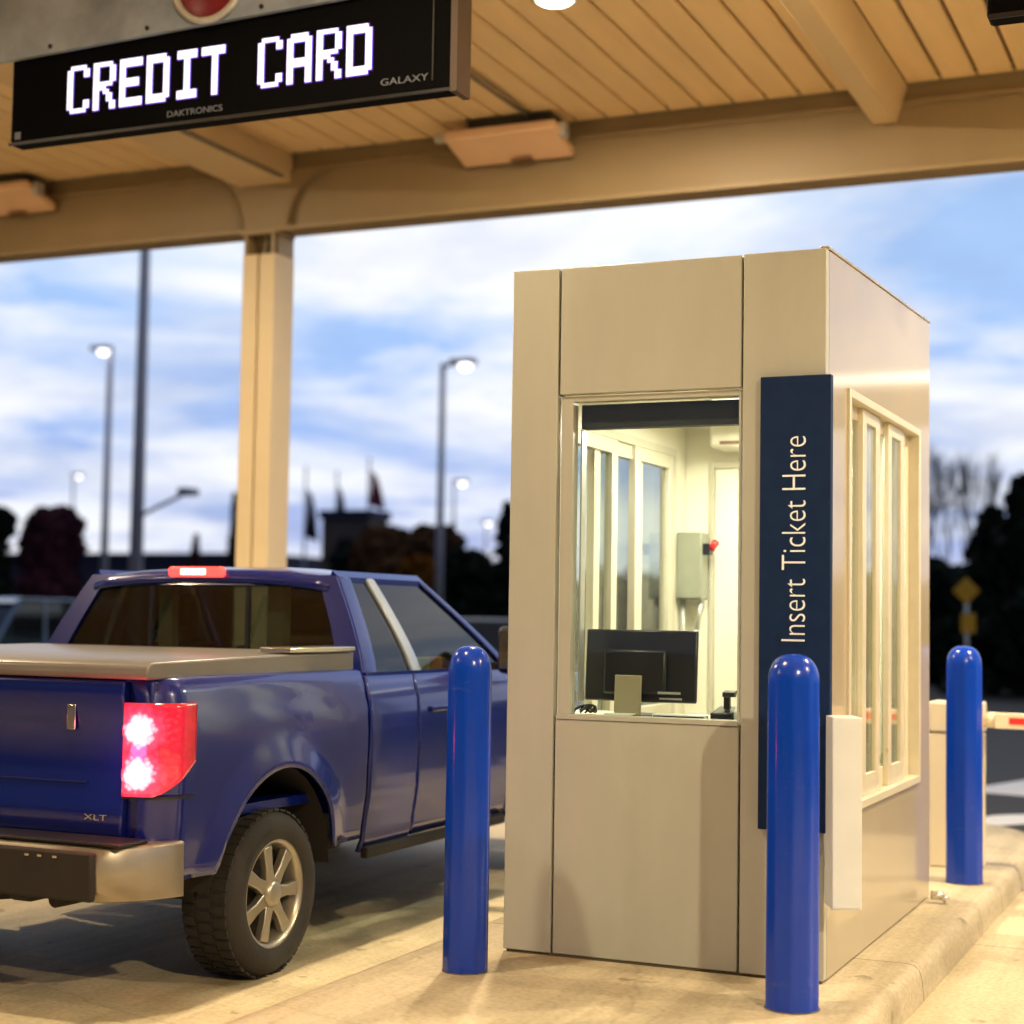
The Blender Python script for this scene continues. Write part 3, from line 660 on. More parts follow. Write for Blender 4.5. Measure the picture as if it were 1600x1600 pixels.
def side_panel(ya, yb, top, base, s, name, m, parent, taper=None, thick=.02):
    ys = []; y = ya
    while y < yb-.001: ys.append(y); y += .025
    ys.append(yb); rings = []
    for y in ys:
        zt_ = top(y); zb_ = arch_z(y, base)
        ring = []
        for i in range(15):
            z = zb_+(zt_-zb_)*i/14
            h = side_x(z, y)+flare(y, z)
            if taper: h -= taper(y, z)
            ring.append(Vector((XC+s*h, y, z)))
        # top return
        ring.append(Vector((ring[-1].x-s*.03, y, zt_+.012))); ring.append(Vector((ring[-1].x-s*.05, y, zt_+.008)))
        rings.append(ring)
    return MB().loft(rings).build(name, m, parent, smooth=True, solid=thick)
def rear_taper(y, z):
    return .11*max(0, 1-(y-5.35)/.16)**2
for s in (1, -1):
    b_ = side_panel(5.35, 6.955, lambda y: 1.275, .50, s, 'bed_side', M['truck'], T_, rear_taper)
    c_ = side_panel(6.985, 7.47, lambda y: 1.25, .43, s, 'cab_side', M['truck'], T_)
    d_ = side_panel(7.482, 8.62, lambda y: 1.25-.02*max(0, y-8.3), .46, s, 'door', M['truck'], T_)
    side_panel(8.632, 10.35, lambda y: 1.235-.10*max(0, (y-8.63)/1.7)**2, .46, s, 'fender', M['truck'], T_, lambda y, z: .25*max(0, (y-9.9)/.45)**2)
    MB().box(XC+s*1.03-.012, XC+s*1.03+.012, 7.60, 7.80, 1.065, 1.095).build('handle', M['chrome'] if False else M['truck'], d_, bevel=.008)
    MB().box(XC+s*.99-.02, XC+s*.99+.02, 7.0, 8.6, .40, .455).build('sill', M['dark'], T_, bevel=.01)
    # inner wheel arch
    for cy, cz in (RW, FWH):
        pts = [[Vector((XC+s*xx, cy+.48*cos(a), cz+.48*sin(a))) for a in [pi*i/16 for i in range(17)]] for xx in (.62, .985)]
        MB().loft(pts).build('wheel_well', M['dark'], T_, smooth=True)
    # mirror
    mi = MB().box(XC+s*1.06, XC+s*1.27, 8.33, 8.41, 1.24, 1.50).build('mirror', M['black'], T_, bevel=.03, seg=3)
    MB().box(XC+s*1.0, XC+s*1.08, 8.36, 8.39, 1.26, 1.30).build('mirror_arm', M['black'], mi)
    MB().box(XC+s*1.08, XC+s*1.25, 8.322, 8.331, 1.27, 1.47).build('mirror_glass', M['chrome'], mi)
# bed interior, front wall
MB().box(XC-.93, XC+.93, 5.40, 6.92, .70, .74).box(XC-.93, XC+.93, 6.90, 6.94, .74, 1.27).build('bed_floor', M['truck'], T_)
# tailgate
tgp = [(5.352, .66), (5.335, .70), (5.345, .80), (5.360, .86), (5.350, 1.12), (5.33, 1.22), (5.335, 1.275), (5.37, 1.29), (5.40, 1.28), (5.40, .66)]
tg = MB().prism(tgp, 'x', XC-.835, XC+.835).build('tailgate', M['truck'], T_, bevel=.01)
MB().box(XC-.62, XC+.66, 5.341, 5.346, 1.165, 1.172).box(XC-.62, XC+.66, 5.352, 5.358, .875, .882).build('press_line', M['truck'], tg)
MB().box(XC+.565, XC+.605, 5.334, 5.342, 1.08, 1.18).build('tailgate_badge', M['chrome'], tg, bevel=.003)
place_text('XLT', 'trim_badge', M['chrome'], tg, (XC+.66, 5.338, .735), (1, 0, 0), (0, 0, 1), .11, .022)
MB().box(XC-.13, XC+.13, 5.325, 5.345, 1.14, 1.20).build('tailgate_handle', M['black'], tg, bevel=.01)
# tonneau cover
prof = [(5.33, 1.285), (5.322, 1.30), (5.33, 1.335), (5.36, 1.352), (6.2, 1.368), (6.94, 1.375), (6.94, 1.285)]
MB().prism(prof, 'x', XC-.95, XC+.95).build('tonneau_cover', M['tonneau'], T_, bevel=.012)
MB().box(XC+.80, XC+.965, 6.35, 6.93, 1.376, 1.40).build('toolbox_lid', M['chrome'], T_, bevel=.006)
# tail lamps
for s in (1, -1):
    def pt(t, z, off=0):   # around the rear corner: t 0..1 rear face, 1..2 side
        if t <= 1:
            xx = .845+(.110)*t; yy = 5.345+.012*t+.02*t*t
        else:
            k = t-1; xx = .955+.063*min(1, k*2.2)**.6+.006*k; yy = 5.377+.155*k
        fx = min(1, max(0, (t-.5)/.7)); fy = min(1, max(0, (1.7-t)/.7)); return Vector((XC+s*(xx+off*fx), yy-off*fy, z))
    def patch(t0, t1, z0, z1, off, n=10, mz=6, slant=0):
        rings = []
        for i in range(n+1):
            t = t0+(t1-t0)*i/n
            zz0 = z0+slant*max(0, t-1); rings.append([pt(t, zz0+(z1-zz0)*j/mz, off) for j in range(mz+1)])
        return MB().loft(rings)
    tlp = patch(0, 2, .835, 1.195, .014, n=20, mz=16, slant=.13).build('tail_lamp', M['tail_lens'], T_, smooth=True, solid=.01)
    for zc in (.92, 1.09):
        # two moulded bulb chambers standing slightly proud of the lens
        rings = []
        for j in range(8):
            r_ = .078*(1-j/7*.999)
            rings.append([pt(.52+r_*.80*cos(2*pi*i/28)/.110, zc+r_*.95*sin(2*pi*i/28), .016+.012*sin(pi/2*j/7)) for i in range(28)])
        MB().loft(rings, closed=True).build('lamp_bulb', M['tail_lens'], tlp, smooth=True)
    ld = bpy.data.lights.new('tail_light', 'POINT'); ld.energy = 7; ld.color = (1, .03, .10); ld.shadow_soft_size = .05
    lo = bpy.data.objects.new('tail_light', ld); COL.objects.link(lo); lo.parent = tlp; lo.location = (XC+s*.90, 5.22, 1.0)
    patch(-.05, 2.05, .825, .836, .01).build('lamp_trim', M['black'], tlp, smooth=True)
for s in (1, -1):
    MB().box(XC+s*.885-.055, XC+s*.885+.055, 5.375, 5.43, .66, 1.28).build('rear_post', M['truck'], T_, bevel=.01)
# bumper
bp = [(5.14, .50), (5.13, .60), (5.16, .66), (5.34, .665), (5.34, .45), (5.17, .45)]
rings = []
for t in (-1.0, -.985, -.95, -.90, -.84, -.6, .6, .84, .90, .95, .985, 1.0):
    k = .30*max(0, (abs(t)-.80)/.20)**2.4
    rings.append([Vector((XC+t*1.045, min(5.47, a+k), b)) for a, b in bp])
MB().loft(rings, closed=True, caps=True).build('rear_bumper', mat('bumper_steel', (.34, .31, .25), .34, metal=.8, var=.06), T_, bevel=.008)
bc = MB().box(XC-.88, XC+.88, 5.108, 5.145, .462, .645).build('bumper_dark_reflection', M['dark'], T_, bevel=.01)  # dark panel widened to imitate the bumper's dark reflection
pl = MB().box(XC-.16, XC+.16, 5.100, 5.106, .48, .60).build('licence_plate', M['greybox'], bc)
MB().box(XC-.97, XC+.97, 5.16, 5.34, .664, .678).build('bumper_step', M['black'], T_, bevel=.005)
mb = MB()
for k in (-.25, .12, .22, .34): mb.box(XC+.5+k*.6, XC+.52+k*.6, 5.103, 5.107, .618, .626)
mb.build('bumper_reflector', M['chrome'], bc)
MB().tube((XC, 5.08, .40), (XC, 5.3, .42), .03).tube((XC, 5.08, .40), (XC, 5.08, .46), .025).build('tow_hitch', M['dark'], T_, smooth=True)
# underbody
MB().box(XC-.45, XC-.33, 5.3, 10.0, .40, .52).box(XC+.33, XC+.45, 5.3, 10.0, .40, .52).box(XC-.5, XC+.5, 7.0, 10.0, .42, .6).box(XC-.80, XC+.80, 6.13, 6.27, .30, .42).box(XC-.8, XC+.8, 9.65, 9.79, .30, .42).build('chassis', M['dark'], T_, bevel=.02)
MB().tube((XC+.55, 5.32, .42), (XC+.55, 7.5, .40), .035).tube((XC+.45, 6.4, .36), (XC+.45, 7.1, .36), .09).build('exhaust', M['dark'], T_, smooth=True)
MB().lathe([(.001, .35), (.22, .35), (.33, .36), (.35, .42), (.33, .50), (.2, .52), (.001, .52)], 'z', 28, (XC-.1, 5.72, 0)).build('spare_wheel', M['rubber'], T_, smooth=True)
# hood, grille
MB().loft([[Vector((XC+t*w, y, z+.04*(1-t*t))) for t in (-1, -.7, -.35, 0, .35, .7, 1)] for y, z, w in ((8.62, 1.245, .97), (9.2, 1.225, .96), (9.8, 1.19, .93), (10.2, 1.12, .86), (10.38, .98, .80))]).build('hood', M['truck'], T_, smooth=True, solid=.02)
MB().box(XC-.78, XC+.78, 10.30, 10.40, .62, 1.02).build('grille', M['chrome'], T_, bevel=.02)
MB().box(XC-.95, XC+.95, 10.25, 10.50, .42, .62).build('front_bumper', M['chrome'], T_, bevel=.04)
for s in (1, -1): MB().box(XC+s*.80-.1, XC+s*.80+.1, 10.22, 10.36, .80, 1.05).build('headlight', M['greybox'], T_, bevel=.03)
# greenhouse: ring outlines at belt and roof
def gh(z):
    t = (z-1.25)/(1.76-1.25); return t
ZB, ZR = 1.25, 1.735
hb, hr = .975, .735
yb0, yr0 = 7.00, 7.14     # rear
yb1, yr1 = 8.72, 8.02     # windscreen
def SP(s, y, t):     # point on the side plane: t 0 belt, 1 roof
    return Vector((XC+s*(hb+(hr-hb)*(t**1.25)), y, ZB+(ZR-ZB)*t))
def strip(a, b, w, name, parent, m, dirv, thick=.04):
    pass
def side_glass(s, ys_b, ys_t, t0, t1, name, parent):
    rings = []
    for j in range(6):
        t = t0+(t1-t0)*j/5; ya = ys_b[0]+(ys_t[0]-ys_b[0])*j/5; yb_ = ys_b[1]+(ys_t[1]-ys_b[1])*j/5
        rings.append([SP(s, ya+(yb_-ya)*i/4, t)-Vector((s*.012, 0, 0)) for i in range(5)])
    return MB().loft(rings).build(name, M['tglass'], parent, smooth=True)
def pillar(s, yb_, yt_, w_b, w_t, name, m, t0=0, t1=1, out=.004):
    rings = []
    for j in range(7):
        t = t0+(t1-t0)*j/6; yc = yb_+(yt_-yb_)*j/6; w = w_b+(w_t-w_b)*j/6
        p = SP(s, yc, t)
        rings.append([p+Vector((s*out, -w/2, 0)), p+Vector((s*(out+.006), 0, 0)), p+Vector((s*out, w/2, 0)), p+Vector((-s*.04, w/2, 0)), p+Vector((-s*.04, -w/2, 0))])
    return MB().loft(rings, closed=True, caps=True).build(name, m, T_, smooth=False, bevel=.006)
for s in (1, -1):
    pillar(s, 7.06, 7.20, .13, .12, 'rear_pillar', M['truck'])
    pillar(s, 7.56, 7.46, .10, .085, 'door_pillar', mat('pillar_pale_grey', (.30, .33, .36), .2, metal=.3, coat=1))  # door pillar in a paler grey than the blue body
    pillar(s, yb1-.02, yr1+.0, .085, .07, 'windscreen_pillar', M['truck'])
    # roof rail and belt rail
    MB().loft([[SP(s, y, 1)+Vector((s*a, 0, b)) for a, b in ((.006, -.035), (.006, .0), (-.03, .03), (-.05, -.02))] for y in (yr0, 7.4, 7.7, yr1+.03)], closed=True, caps=True).build('roof_rail', M['truck'], T_)
    MB().loft([[SP(s, y, 0)+Vector((s*a, 0, b)) for a, b in ((.008, -.01), (.008, .025), (-.05, .025), (-.05, -.01))] for y in (yb0, 8.0, yb1)], closed=True, caps=True).build('belt_trim', M['truck'], T_)
    side_glass(s, (7.12, 7.52), (7.25, 7.43), .03, .96, 'quarter_window', T_)
    dg_ = side_glass(s, (7.61, 8.68), (7.50, 8.0), .03, .96, 'door_window', T_)
# roof panel crowned
rings = []
for y, zz, ww in ((7.10, 1.705, .70), (7.125, 1.745, .715), (7.18, 1.765, .72), (7.5, 1.785, .725), (7.85, 1.775, .72), (8.02, 1.745, .715), (8.07, 1.72, .70)):
    rings.append([Vector((XC+ww*t, y, zz-.045*abs(t)**3)) for t in (-1, -.85, -.6, -.3, 0, .3, .6, .85, 1)])
MB().loft(rings).build('roof', M['truck'], T_, smooth=True, solid=.015)
# rear wall of the cab: frame with window
def RP(u, t, off=0):  # u -1..1
    h = hb+(hr-hb)*(t**1.25); return Vector((XC+u*h, yb0+(yr0-yb0)*t-off, ZB+(ZR-ZB)*t))
fr = MB()
def rquad(u0, u1, t0, t1, off):
    n = 6
    fr.loft([[RP(u0+(u1-u0)*i/n, t0+(t1-t0)*j/4, off) for i in range(n+1)] for j in range(5)])
rquad(-1, -.86, 0, 1, 0); rquad(.86, 1, 0, 1, 0); rquad(-.86, .86, 0, .22, 0); rquad(-.86, .86, .90, 1, 0)
fr.build('rear_cab_panel', M['truck'], T_, solid=.03)
MB().box(XC-.97, XC+.97, 6.99, 7.04, .60, 1.25).build('cab_back', M['truck'], T_)
rg = MB().loft([[RP(-.86+1.72*i/8, .22+.68*j/4, .0) for i in range(9)] for j in range(5)]).build('rear_window', M['tglass'], T_, smooth=True)
for q in (-.29, .29): MB().box(XC+q-.01, XC+q+.01, 7.03, 7.05, 1.36, 1.68).build('window_divider', M['black'], rg)
# windscreen
MB().loft([[Vector((XC+u*(hb-.03+(hr-hb)*t), yb1+(yr1-yb1)*t+.05*(1-u*u), ZB+(ZR-ZB)*t)) for u in [-1+.25*i for i in range(9)]] for t in (0, .25, .5, .75, 1)]).build('windscreen', M['tglass'], T_, smooth=True)
# stop lamp
sl = MB().box(XC-.215, XC+.105, 7.06, 7.12, 1.728, 1.780).build('stop_lamp', M['hot2'], T_, bevel=.015, seg=3)
MB().box(XC-.13, XC+.02, 7.050, 7.059, 1.738, 1.770).build('lamp_bulb', emis('stop_core', (1, .35, .3), 6), sl, bevel=.004)
# interior
for sx in (-.42, .42):
    st = MB().prism([(7.62, .8), (7.55, 1.0), (7.40, 1.38), (7.50, 1.40), (7.68, 1.05), (8.1, 1.0), (8.1, .8)], 'x', XC+sx-.25, XC+sx+.25).build('seat', M['seat'], T_, bevel=.04, seg=3)
    MB().box(XC+sx-.13, XC+sx+.13, 7.38, 7.48, 1.44, 1.64).build('headrest', M['seat'], st, bevel=.04, seg=3)
MB().box(XC-.92, XC+.92, 8.15, 8.6, .95, 1.24).build('dashboard', M['dark'], T_, bevel=.04)
MB().lathe([(.17, 8.10), (.185, 8.085), (.17, 8.07), (.155, 8.085), (.17, 8.10)], 'y', 28, (XC-.42, 0, 1.18)).build('steering_wheel', M['black'], T_, smooth=True)
MB().box(XC+.30, XC+.40, 7.20, 7.26, 1.25, 1.70).build('seat_belt', M['tan'], T_)
MB().box(XC-.36, XC-.28, 7.20, 7.26, 1.25, 1.68).build('seat_belt', M['tan'], T_)
sill_block = MB().box(XC+.86, XC+.90, 7.70, 7.85, 1.262, 1.335).build('sill_mark', mat('sill_yellow', (.95, .8, .05), .5), T_, bevel=.01)  # small yellow and orange blocks on the door sill
MB().box(XC+.86, XC+.90, 7.852, 7.99, 1.262, 1.335).build('orange_band', mat('sill_orange', (.95, .32, .05), .5), sill_block, bevel=.01)
# wheels
def wheel(x, y, s):
    w = empty('wheel', (x-T_.location.x, y-T_.location.y, .35)); w.parent = T_
    R = .352; W = .14; zc_ = .352
    prof = [(.225, -.11), (.23, -W+.015), (.28, -W), (.318, -W+.008), (.340, -W+.035), (R, -W+.06), (R, W-.06), (.340, W-.035), (.318, W-.008), (.28, W), (.23, W-.015), (.225, .11)]
    MB().lathe(prof, 'x', 56, (x, y, zc_)).build('tyre', M['rubber'], w, smooth=True)
    mb = MB()
    for i in range(44):
        a = 2*pi*i/44
        for k in (-1, 0, 1):
            mm = Matrix.Translation((x+k*.075, y, zc_)) @ Matrix.Rotation(a+(k*.07), 4, 'X')
            mb.box(-.030, .030, -.018, .018, R-.004, R+.006, mm)
    mb.build('tread', M['rubber'], w)
    f = s*.118
    prof = [(.230, -s*.10), (.228, f-s*.03), (.231, f+s*.006), (.220, f+s*.004), (.207, f-s*.02), (.198, f-s*.07)]
    MB().lathe([(r, t) for r, t in prof], 'x', 48, (x, y, zc_)).build('rim', M['rim'], w, smooth=True)
    MB().lathe([(.197, f-s*.09), (.001, f-s*.09)], 'x', 40, (x, y, zc_)).build('brake_disc', M['dark'], w)
    mb = MB()
    for i in range(7):
        a = 2*pi*i/7+.2
        mm = Matrix.Translation((x, y, zc_)) @ Matrix.Rotation(a, 4, 'X')
        xs = sorted((f-s*.045, f-s*.008))
        mb.prism([(-.034, .03), (.034, .03), (.024, .12), (.032, .207), (-.032, .207), (-.024, .12)], 'x', *xs)
        for v in mb.v[-12:]:
            v.xyz = (mm @ Vector((v.x, v.y, v.z)))
    mb.build('spokes', M['rim'], w, bevel=.006)
    MB().lathe([(.060, f-s*.05), (.058, f-s*.0), (.04, f+s*.012), (.001, f+s*.014)], 'x', 28, (x, y, zc_)).build('hub_cap', M['rim'], w, smooth=True)
wheel_mb_fix = None
for cy in (RW[0], FWH[0]):
    wheel(XC+.88, cy, 1); wheel(XC-.88, cy, -1)

# ------------------------------------------------------------------ other vehicles
def car(name, x, y, L, W, H, rot, paint, label, cat, tail=False):
    t = empty(name, (0, 0, 0), label, cat)
    hw = W/2
    bl = [( -L/2, .35, .55, .86), (-L/2+.08, .30, .80, .95), (-L/2+.9, .28, .95, 1), (0, .28, .96, 1), (L/2-1.1, .28, .95, 1), (L/2-.2, .30, .80, .93), (L/2, .35, .55, .82)]
    MB().loft([[Vector((u*hw*w, yy, zb_ if abs(u) < 1.01 and k == 0 else zt_)) for k, u in ((0, -1), (1, -1), (1, -.9), (1, .9), (1, 1), (0, 1))] for yy, zb_, zt_, w in bl], closed=True, caps=True).build('body', paint, t, bevel=.05, seg=3)
    rings = [[Vector((u*hw*k, yy, z)) for u in (-1, 1)] for yy, z, k in ((-L/2+.35, .95, .92), (-L/2+.75, H-.04, .76), (.35, H, .76), (L/2-1.5, .95, .92))]
    MB().prism([(r[0].y, r[0].z) for r in rings], 'x', -hw*.82, hw*.82).build('windows', M['tglass'], t)
    MB().prism([(-L/2+.72, H-.07), (-L/2+.8, H), (.3, H+.02), (.5, H-.07)], 'x', -hw*.78, hw*.78).build('roof', paint, t, bevel=.03)
    for s in (-1, 1):
        for a, b in (((-L/2+.35, .95), (-L/2+.78, H-.02)), ((.4, H-.02), (L/2-1.45, .95)), ((-.1, .95), (-.1, H-.02))):
            MB().tube((s*hw*.83, *a), (s*hw*.80, *b), .03, seg=6).build('pillar', paint, t)
        for yy in (-L/2+.85, L/2-.9):
            w = MB().lathe([(.001, -.1), (.2, -.1), (.32, -.1), (.34, -.07), (.34, .07), (.32, .1), (.2, .1), (.001, .1)], 'x', 24, (s*(hw-.09), yy, .34)).build('wheel', M['rubber'], t, smooth=True)
            MB().lathe([(.2, s*.102), (.001, s*.104)], 'x', 20, (s*(hw-.09), yy, .34)).build('rim', M['rim'], w)
        MB().box(s*hw*.76-.13, s*hw*.76+.13, -L/2-.012, -L/2+.03, .68, .80).build('tail_lamp', M['redemit'] if tail else M['lens'], t, bevel=.01)
        MB().box(s*hw*.70-.15, s*hw*.70+.15, L/2-.06, L/2+.02, .60, .72).build('headlight', M['farlamp'] if not tail else M['greybox'], t, bevel=.01)
    t.location = (x, y, 0); t.rotation_euler = (0, 0, rot)
    return t
car('parked_car', far(20, 22), 22, 4.6, 1.85, 1.72, radians(165), M['teal'], 'pale blue car far behind the pickup at the left edge', 'car')
car('parked_car', far(78, 33), 33, 4.5, 1.8, 1.6, radians(200), M['silver'], 'silver car beyond the pale blue car at the left', 'car')
car('parked_car', far(778, 27), 27, 4.5, 1.8, 1.5, radians(8), M['black'], 'dark car with red tail lamps seen beside the booth left edge', 'car', tail=True)

# ------------------------------------------------------------------ poles, flags, signs
def lamp_post(px, Y, H, r, arm, label, lit=True, arm_z=None, arm_len=1.2, glow=.25):
    x = far(px, Y); t = empty('lamp_post', (x, Y, 0), label, 'lamp post')
    MB().tube((x, Y, .0), (x, Y, H), r, r*.62, seg=14).build('pole', M['pole'], t, smooth=True)
    MB().tube((x, Y, 0), (x, Y, .7), r*1.9, seg=16).build('footing', M['island'], t, smooth=True)
    if arm:
        z = H-.1
        MB().tube((x, Y, z), (x+arm_len, Y-.2, z+.06), r*.45, seg=8).build('arm', M['pole'], t, smooth=True)
        hd = MB().box(x+arm_len-.1, x+arm_len+.65, Y-.4, Y, z+.0, z+.16).build('lamp_head', M['pole'], t, bevel=.04)
        MB().lathe([(.001, z-glow*.9), (glow*.6, z-glow*.7), (glow, z-.12*glow), (glow*.8, z+.0)], 'z', 16, (x+arm_len+.35, Y-.2, 0)).build('lens', M['farlamp'] if lit else M['greybox'], hd, smooth=True)
    return t
def hz(px, py, Y): # height of a point seen at pixel row py at range Y
    d = fw + (px-800)/F*rt - (py-800)/F*up
    return CAM.z + d.z/d.y*Y
lamp_post(685, 42, hz(685, 568, 42), .13, True, 'tall lamp post with glowing head in the middle of the sky', arm_len=.45, glow=.20)
lamp_post(160, 46, hz(160, 545, 46), .15, True, 'shorter lamp post left of the tall thick pole', arm_len=-.5, glow=.2)
tp = lamp_post(210, 30, hz(210, 250, 30), .165, False, 'tall thick pole running up behind the canopy beam')
x = far(210, 30)
MB().tube((x, 30, hz(210, 808, 30)), (x+1.42, 29.8, hz(330, 770, 30)), .045, seg=8).build('side_arm', M['pole'], tp, smooth=True)
MB().box(x+1.3, x+1.62, 29.6, 30.0, hz(330, 775, 30), hz(330, 763, 30)).build('camera_head', M['pole'], tp, bevel=.03)
lamp_post(706, 75, hz(706, 752, 75), .1, True, 'distant small lamp post right of the tall one', arm_len=.2, glow=.20)
lamp_post(108, 80, hz(108, 742, 80), .1, True, 'distant lamp post glowing above the maroon tree', arm_len=.2, glow=.17)
lamp_post(757, 90, hz(757, 815, 90), .1, True, 'most distant lamp post low beside the dark conifer', arm_len=-.1, glow=.18)
def flagpole(px, Y, top, m, label, fl0, fl1, w):
    x = far(px, Y); H = hz(px, top, Y); t = empty('flagpole', (x, Y, 0), label, 'flagpole', 'flagpoles beyond the lanes')
    MB().tube((x, Y, 0), (x, Y, H), .09, .05, seg=10).lathe([(.001, H+.2), (.1, H+.1), (.001, H)], 'z', 12, (x, Y, 0)).build('pole', M['pole'], t, smooth=True)
    za = hz(px, fl0, Y); zb_ = hz(px, fl1, Y)
    rings = []
    for j in range(13):
        z = za+(zb_-za)*j/12; ww = w*(.35+.65*(j/12))
        rings.append([Vector((x+.08+ww*i/8, Y+.10*sin(i*1.6+j*.35), z-.25*i/8)) for i in range(9)])
    MB().loft(rings).build('flag', m, t, smooth=True, solid=.02)
flagpole(473, 70, 735, mat('dark_flag', (.03, .02, .06), .8), 'flagpole with a long dark drooping flag by the column', 765, 840, .75)
flagpole(522, 72, 742, mat('grey_flag', (.08, .09, .14), .8), 'middle flagpole with a grey drooping flag', 760, 805, .5)
flagpole(572, 68, 722, mat('red_flag', (.35, .04, .08), .8), 'flagpole with a red and white drooping flag', 735, 790, .85)

ys = empty('warning_sign', (far(1510, 30), 30, 0), 'yellow diamond road sign with a small plate before dark trees', 'road sign')
x = far(1510, 30)
MB().tube((x, 30.03, 0), (x, 30.03, 2.3), .03, seg=8).build('post', M['trim'], ys, smooth=True)
MB().prism([(x, 1.90), (x+.24, 2.14), (x, 2.38), (x-.24, 2.14)], 'y', 29.98, 29.995).build('sign_board', M['yellow'], ys, bevel=.004)
MB().box(x-.09, x+.16, 29.98, 29.995, 1.40, 1.74).build('plate', M['yellow'], ys, bevel=.004)

nc = empty('reflected_canopy', (9, 31, 0), 'unseen flat canopy with a glowing edge added for the booth side reflection', 'canopy')  # unseen canopy added for the bright line reflected on the booth side
MB().box(1.5, 19, 30.2, 36, 5.75, 6.05).build('roof', M['cream'], nc)
MB().box(1.5, 19, 30.1, 30.19, 5.90, 6.06).build('reflection_strip', emis('reflection_strip_glow', (1, .93, .80), 4), nc)  # glowing strip added as the source of that reflection
for xx in (3.5, 10, 17): MB().box(xx-.15, xx+.15, 33, 33.3, 0, 5.75).build('column', M['column'], nc)
# ------------------------------------------------------------------ far buildings
def building(px0, px1, Y, top, m, label, depth=10, roof=True):
    xa = far(px0, Y); xb = far(px1, Y); H = hz((px0+px1)/2, top, Y)
    t = empty('building', ((xa+xb)/2, Y, 0), label, 'building')
    MB().box(xa, xb, Y, Y+depth, 0, H-.351).build('wall', m, t)
    MB().box(xa-.1, xb+.1, Y-.12, Y+depth+.1, H-.35, H).build('roof', M['roof_dark'], t)
    n = max(2, int((xb-xa)/3))
    for k in range(min(n, 12)):
        xx = xa+(k+.5)*(xb-xa)/n
        MB().box(xx-.6, xx+.6, Y-.03, Y+.02, 1.0, min(2.4, H-1.2)).build('window', M['black'], t)
building(-60, 395, 78, 864, M['roof_dark'], 'long low blue grey building behind the pickup roof', 14)
building(500, 574, 60, 797, M['wall_brown'], 'brown flat topped building below the flags', 1.6)

# ------------------------------------------------------------------ trees
def leafmass(mb, c, rx, rz, n, size, rnd, shape='ball'):
    for _ in range(n):
        while True:
            p = Vector((rnd.uniform(-1, 1), rnd.uniform(-1, 1), rnd.uniform(-1, 1)))
            if p.length <= 1: break
        if shape == 'cone':
            h = rnd.random()**1.35; rr = (1-h)*(.9+.2*sin(h*30))*sqrt(rnd.random()); a = rnd.uniform(0, 2*pi)
            q = Vector((rx*rr*cos(a), rx*rr*sin(a), -rz+2*rz*h))
        else:
            q = Vector((p.x*rx, p.y*rx, p.z*rz))
        s_ = size*rnd.uniform(.6, 1.4)
        u = Vector((rnd.uniform(-1, 1), rnd.uniform(-1, 1), rnd.uniform(-1, 1))).normalized(); v = u.orthogonal().normalized()*s_; u = u*s_
        o = c+q
        mb.add([o-u-v*.5, o+u-v*.5, o+u*.6+v, o-u*.6+v], [(0, 1, 2, 3)])
def tree(px, Y, top, wpx, leafm, label, shape='ball', name='tree', seed=1, n=2200, base=0.0, group='trees beyond the lanes'):
    rnd = random.Random(seed)
    x = far(px, Y); H = hz(px, top, Y); R = wpx/2/F*(Y/cos(YAW))*1.0
    t = empty(name, (x, Y, 0), label, 'tree', group)
    tr = MB().tube((x, Y, 0), (x, Y, H*.45), R*.10+.08, R*.06+.05, seg=8)
    for k in range(6):
        a = rnd.uniform(0, 2*pi); tr.tube((x, Y, H*.25+k*.06*H), (x+R*.6*cos(a), Y+R*.6*sin(a), H*.45+k*.07*H), .08, .03, seg=5)
    tr.build('trunk', M['bark'], t, smooth=True)
    mb = MB(); sz = R*.075+.05
    if shape == 'fir':
        nb = n//26
        for k in range(nb):
            h = (k+rnd.random())/nb; z = H*(.10+.90*h); a = rnd.uniform(0, 2*pi); ln = R*(1.02-h)**.75*rnd.uniform(.65, 1.15); dz = -ln*rnd.uniform(.05, .35)+ln*.25*rnd.random()
            for q in range(26):
                f_ = .12+.88*sqrt(rnd.random()); w_ = .16*ln*(1.1-f_)+.07
                leafmass(mb, Vector((x+ln*f_*cos(a)+rnd.uniform(-w_, w_), Y+ln*f_*sin(a)+rnd.uniform(-w_, w_), z+dz*f_+rnd.uniform(-.12, .08))), .01, .01, 1, sz*.9, rnd)
    elif shape == 'cone':
        leafmass(mb, Vector((x, Y, H*.52)), R, H*.48, n, sz, rnd, 'cone')
    else:
        rz = min(H*.48, R*1.15); zc = H-rz
        leafmass(mb, Vector((x, Y, zc)), R*.72, rz*.80, n//3, sz, rnd)
        for k in range(16):
            a = rnd.uniform(0, 2*pi); e = rnd.uniform(-.6, 1.2)
            c = Vector((x+R*.68*cos(a)*cos(e*.9), Y+R*.68*sin(a)*cos(e*.9), zc+rz*.72*sin(e)))
            leafmass(mb, c, R*.34, rz*.28, n//24, sz, rnd)
        if zc-rz*.6 > .8:   # low skirt of foliage
            leafmass(mb, Vector((x, Y, zc*.5)), R*.9, zc*.55, n//3, sz*1.1, rnd)
    mb.build('crown', leafm, t, normals=False)
    return t
L = 'leaf_'
tree(74, 44, 786, 128, M['leaf_maroon'], 'rounded maroon tree left of the lamp posts', seed=2)
tree(-6, 40, 790, 60, M['leaf_dark'], 'dark green tree cut by the left edge of the photo', seed=3)
tree(303, 60, 836, 62, M['leaf_maroon'], 'small maroon pointed tree above the pickup stop lamp', 'cone', seed=4, n=1400)
tree(362, 50, 772, 46, M['leaf_dark'], 'slim dark conifer touching the column left side', 'cone', seed=5, n=1400)
tree(560, 56, 836, 110, M['leaf_dark'], 'low dark tree in front of the brown building', seed=21)
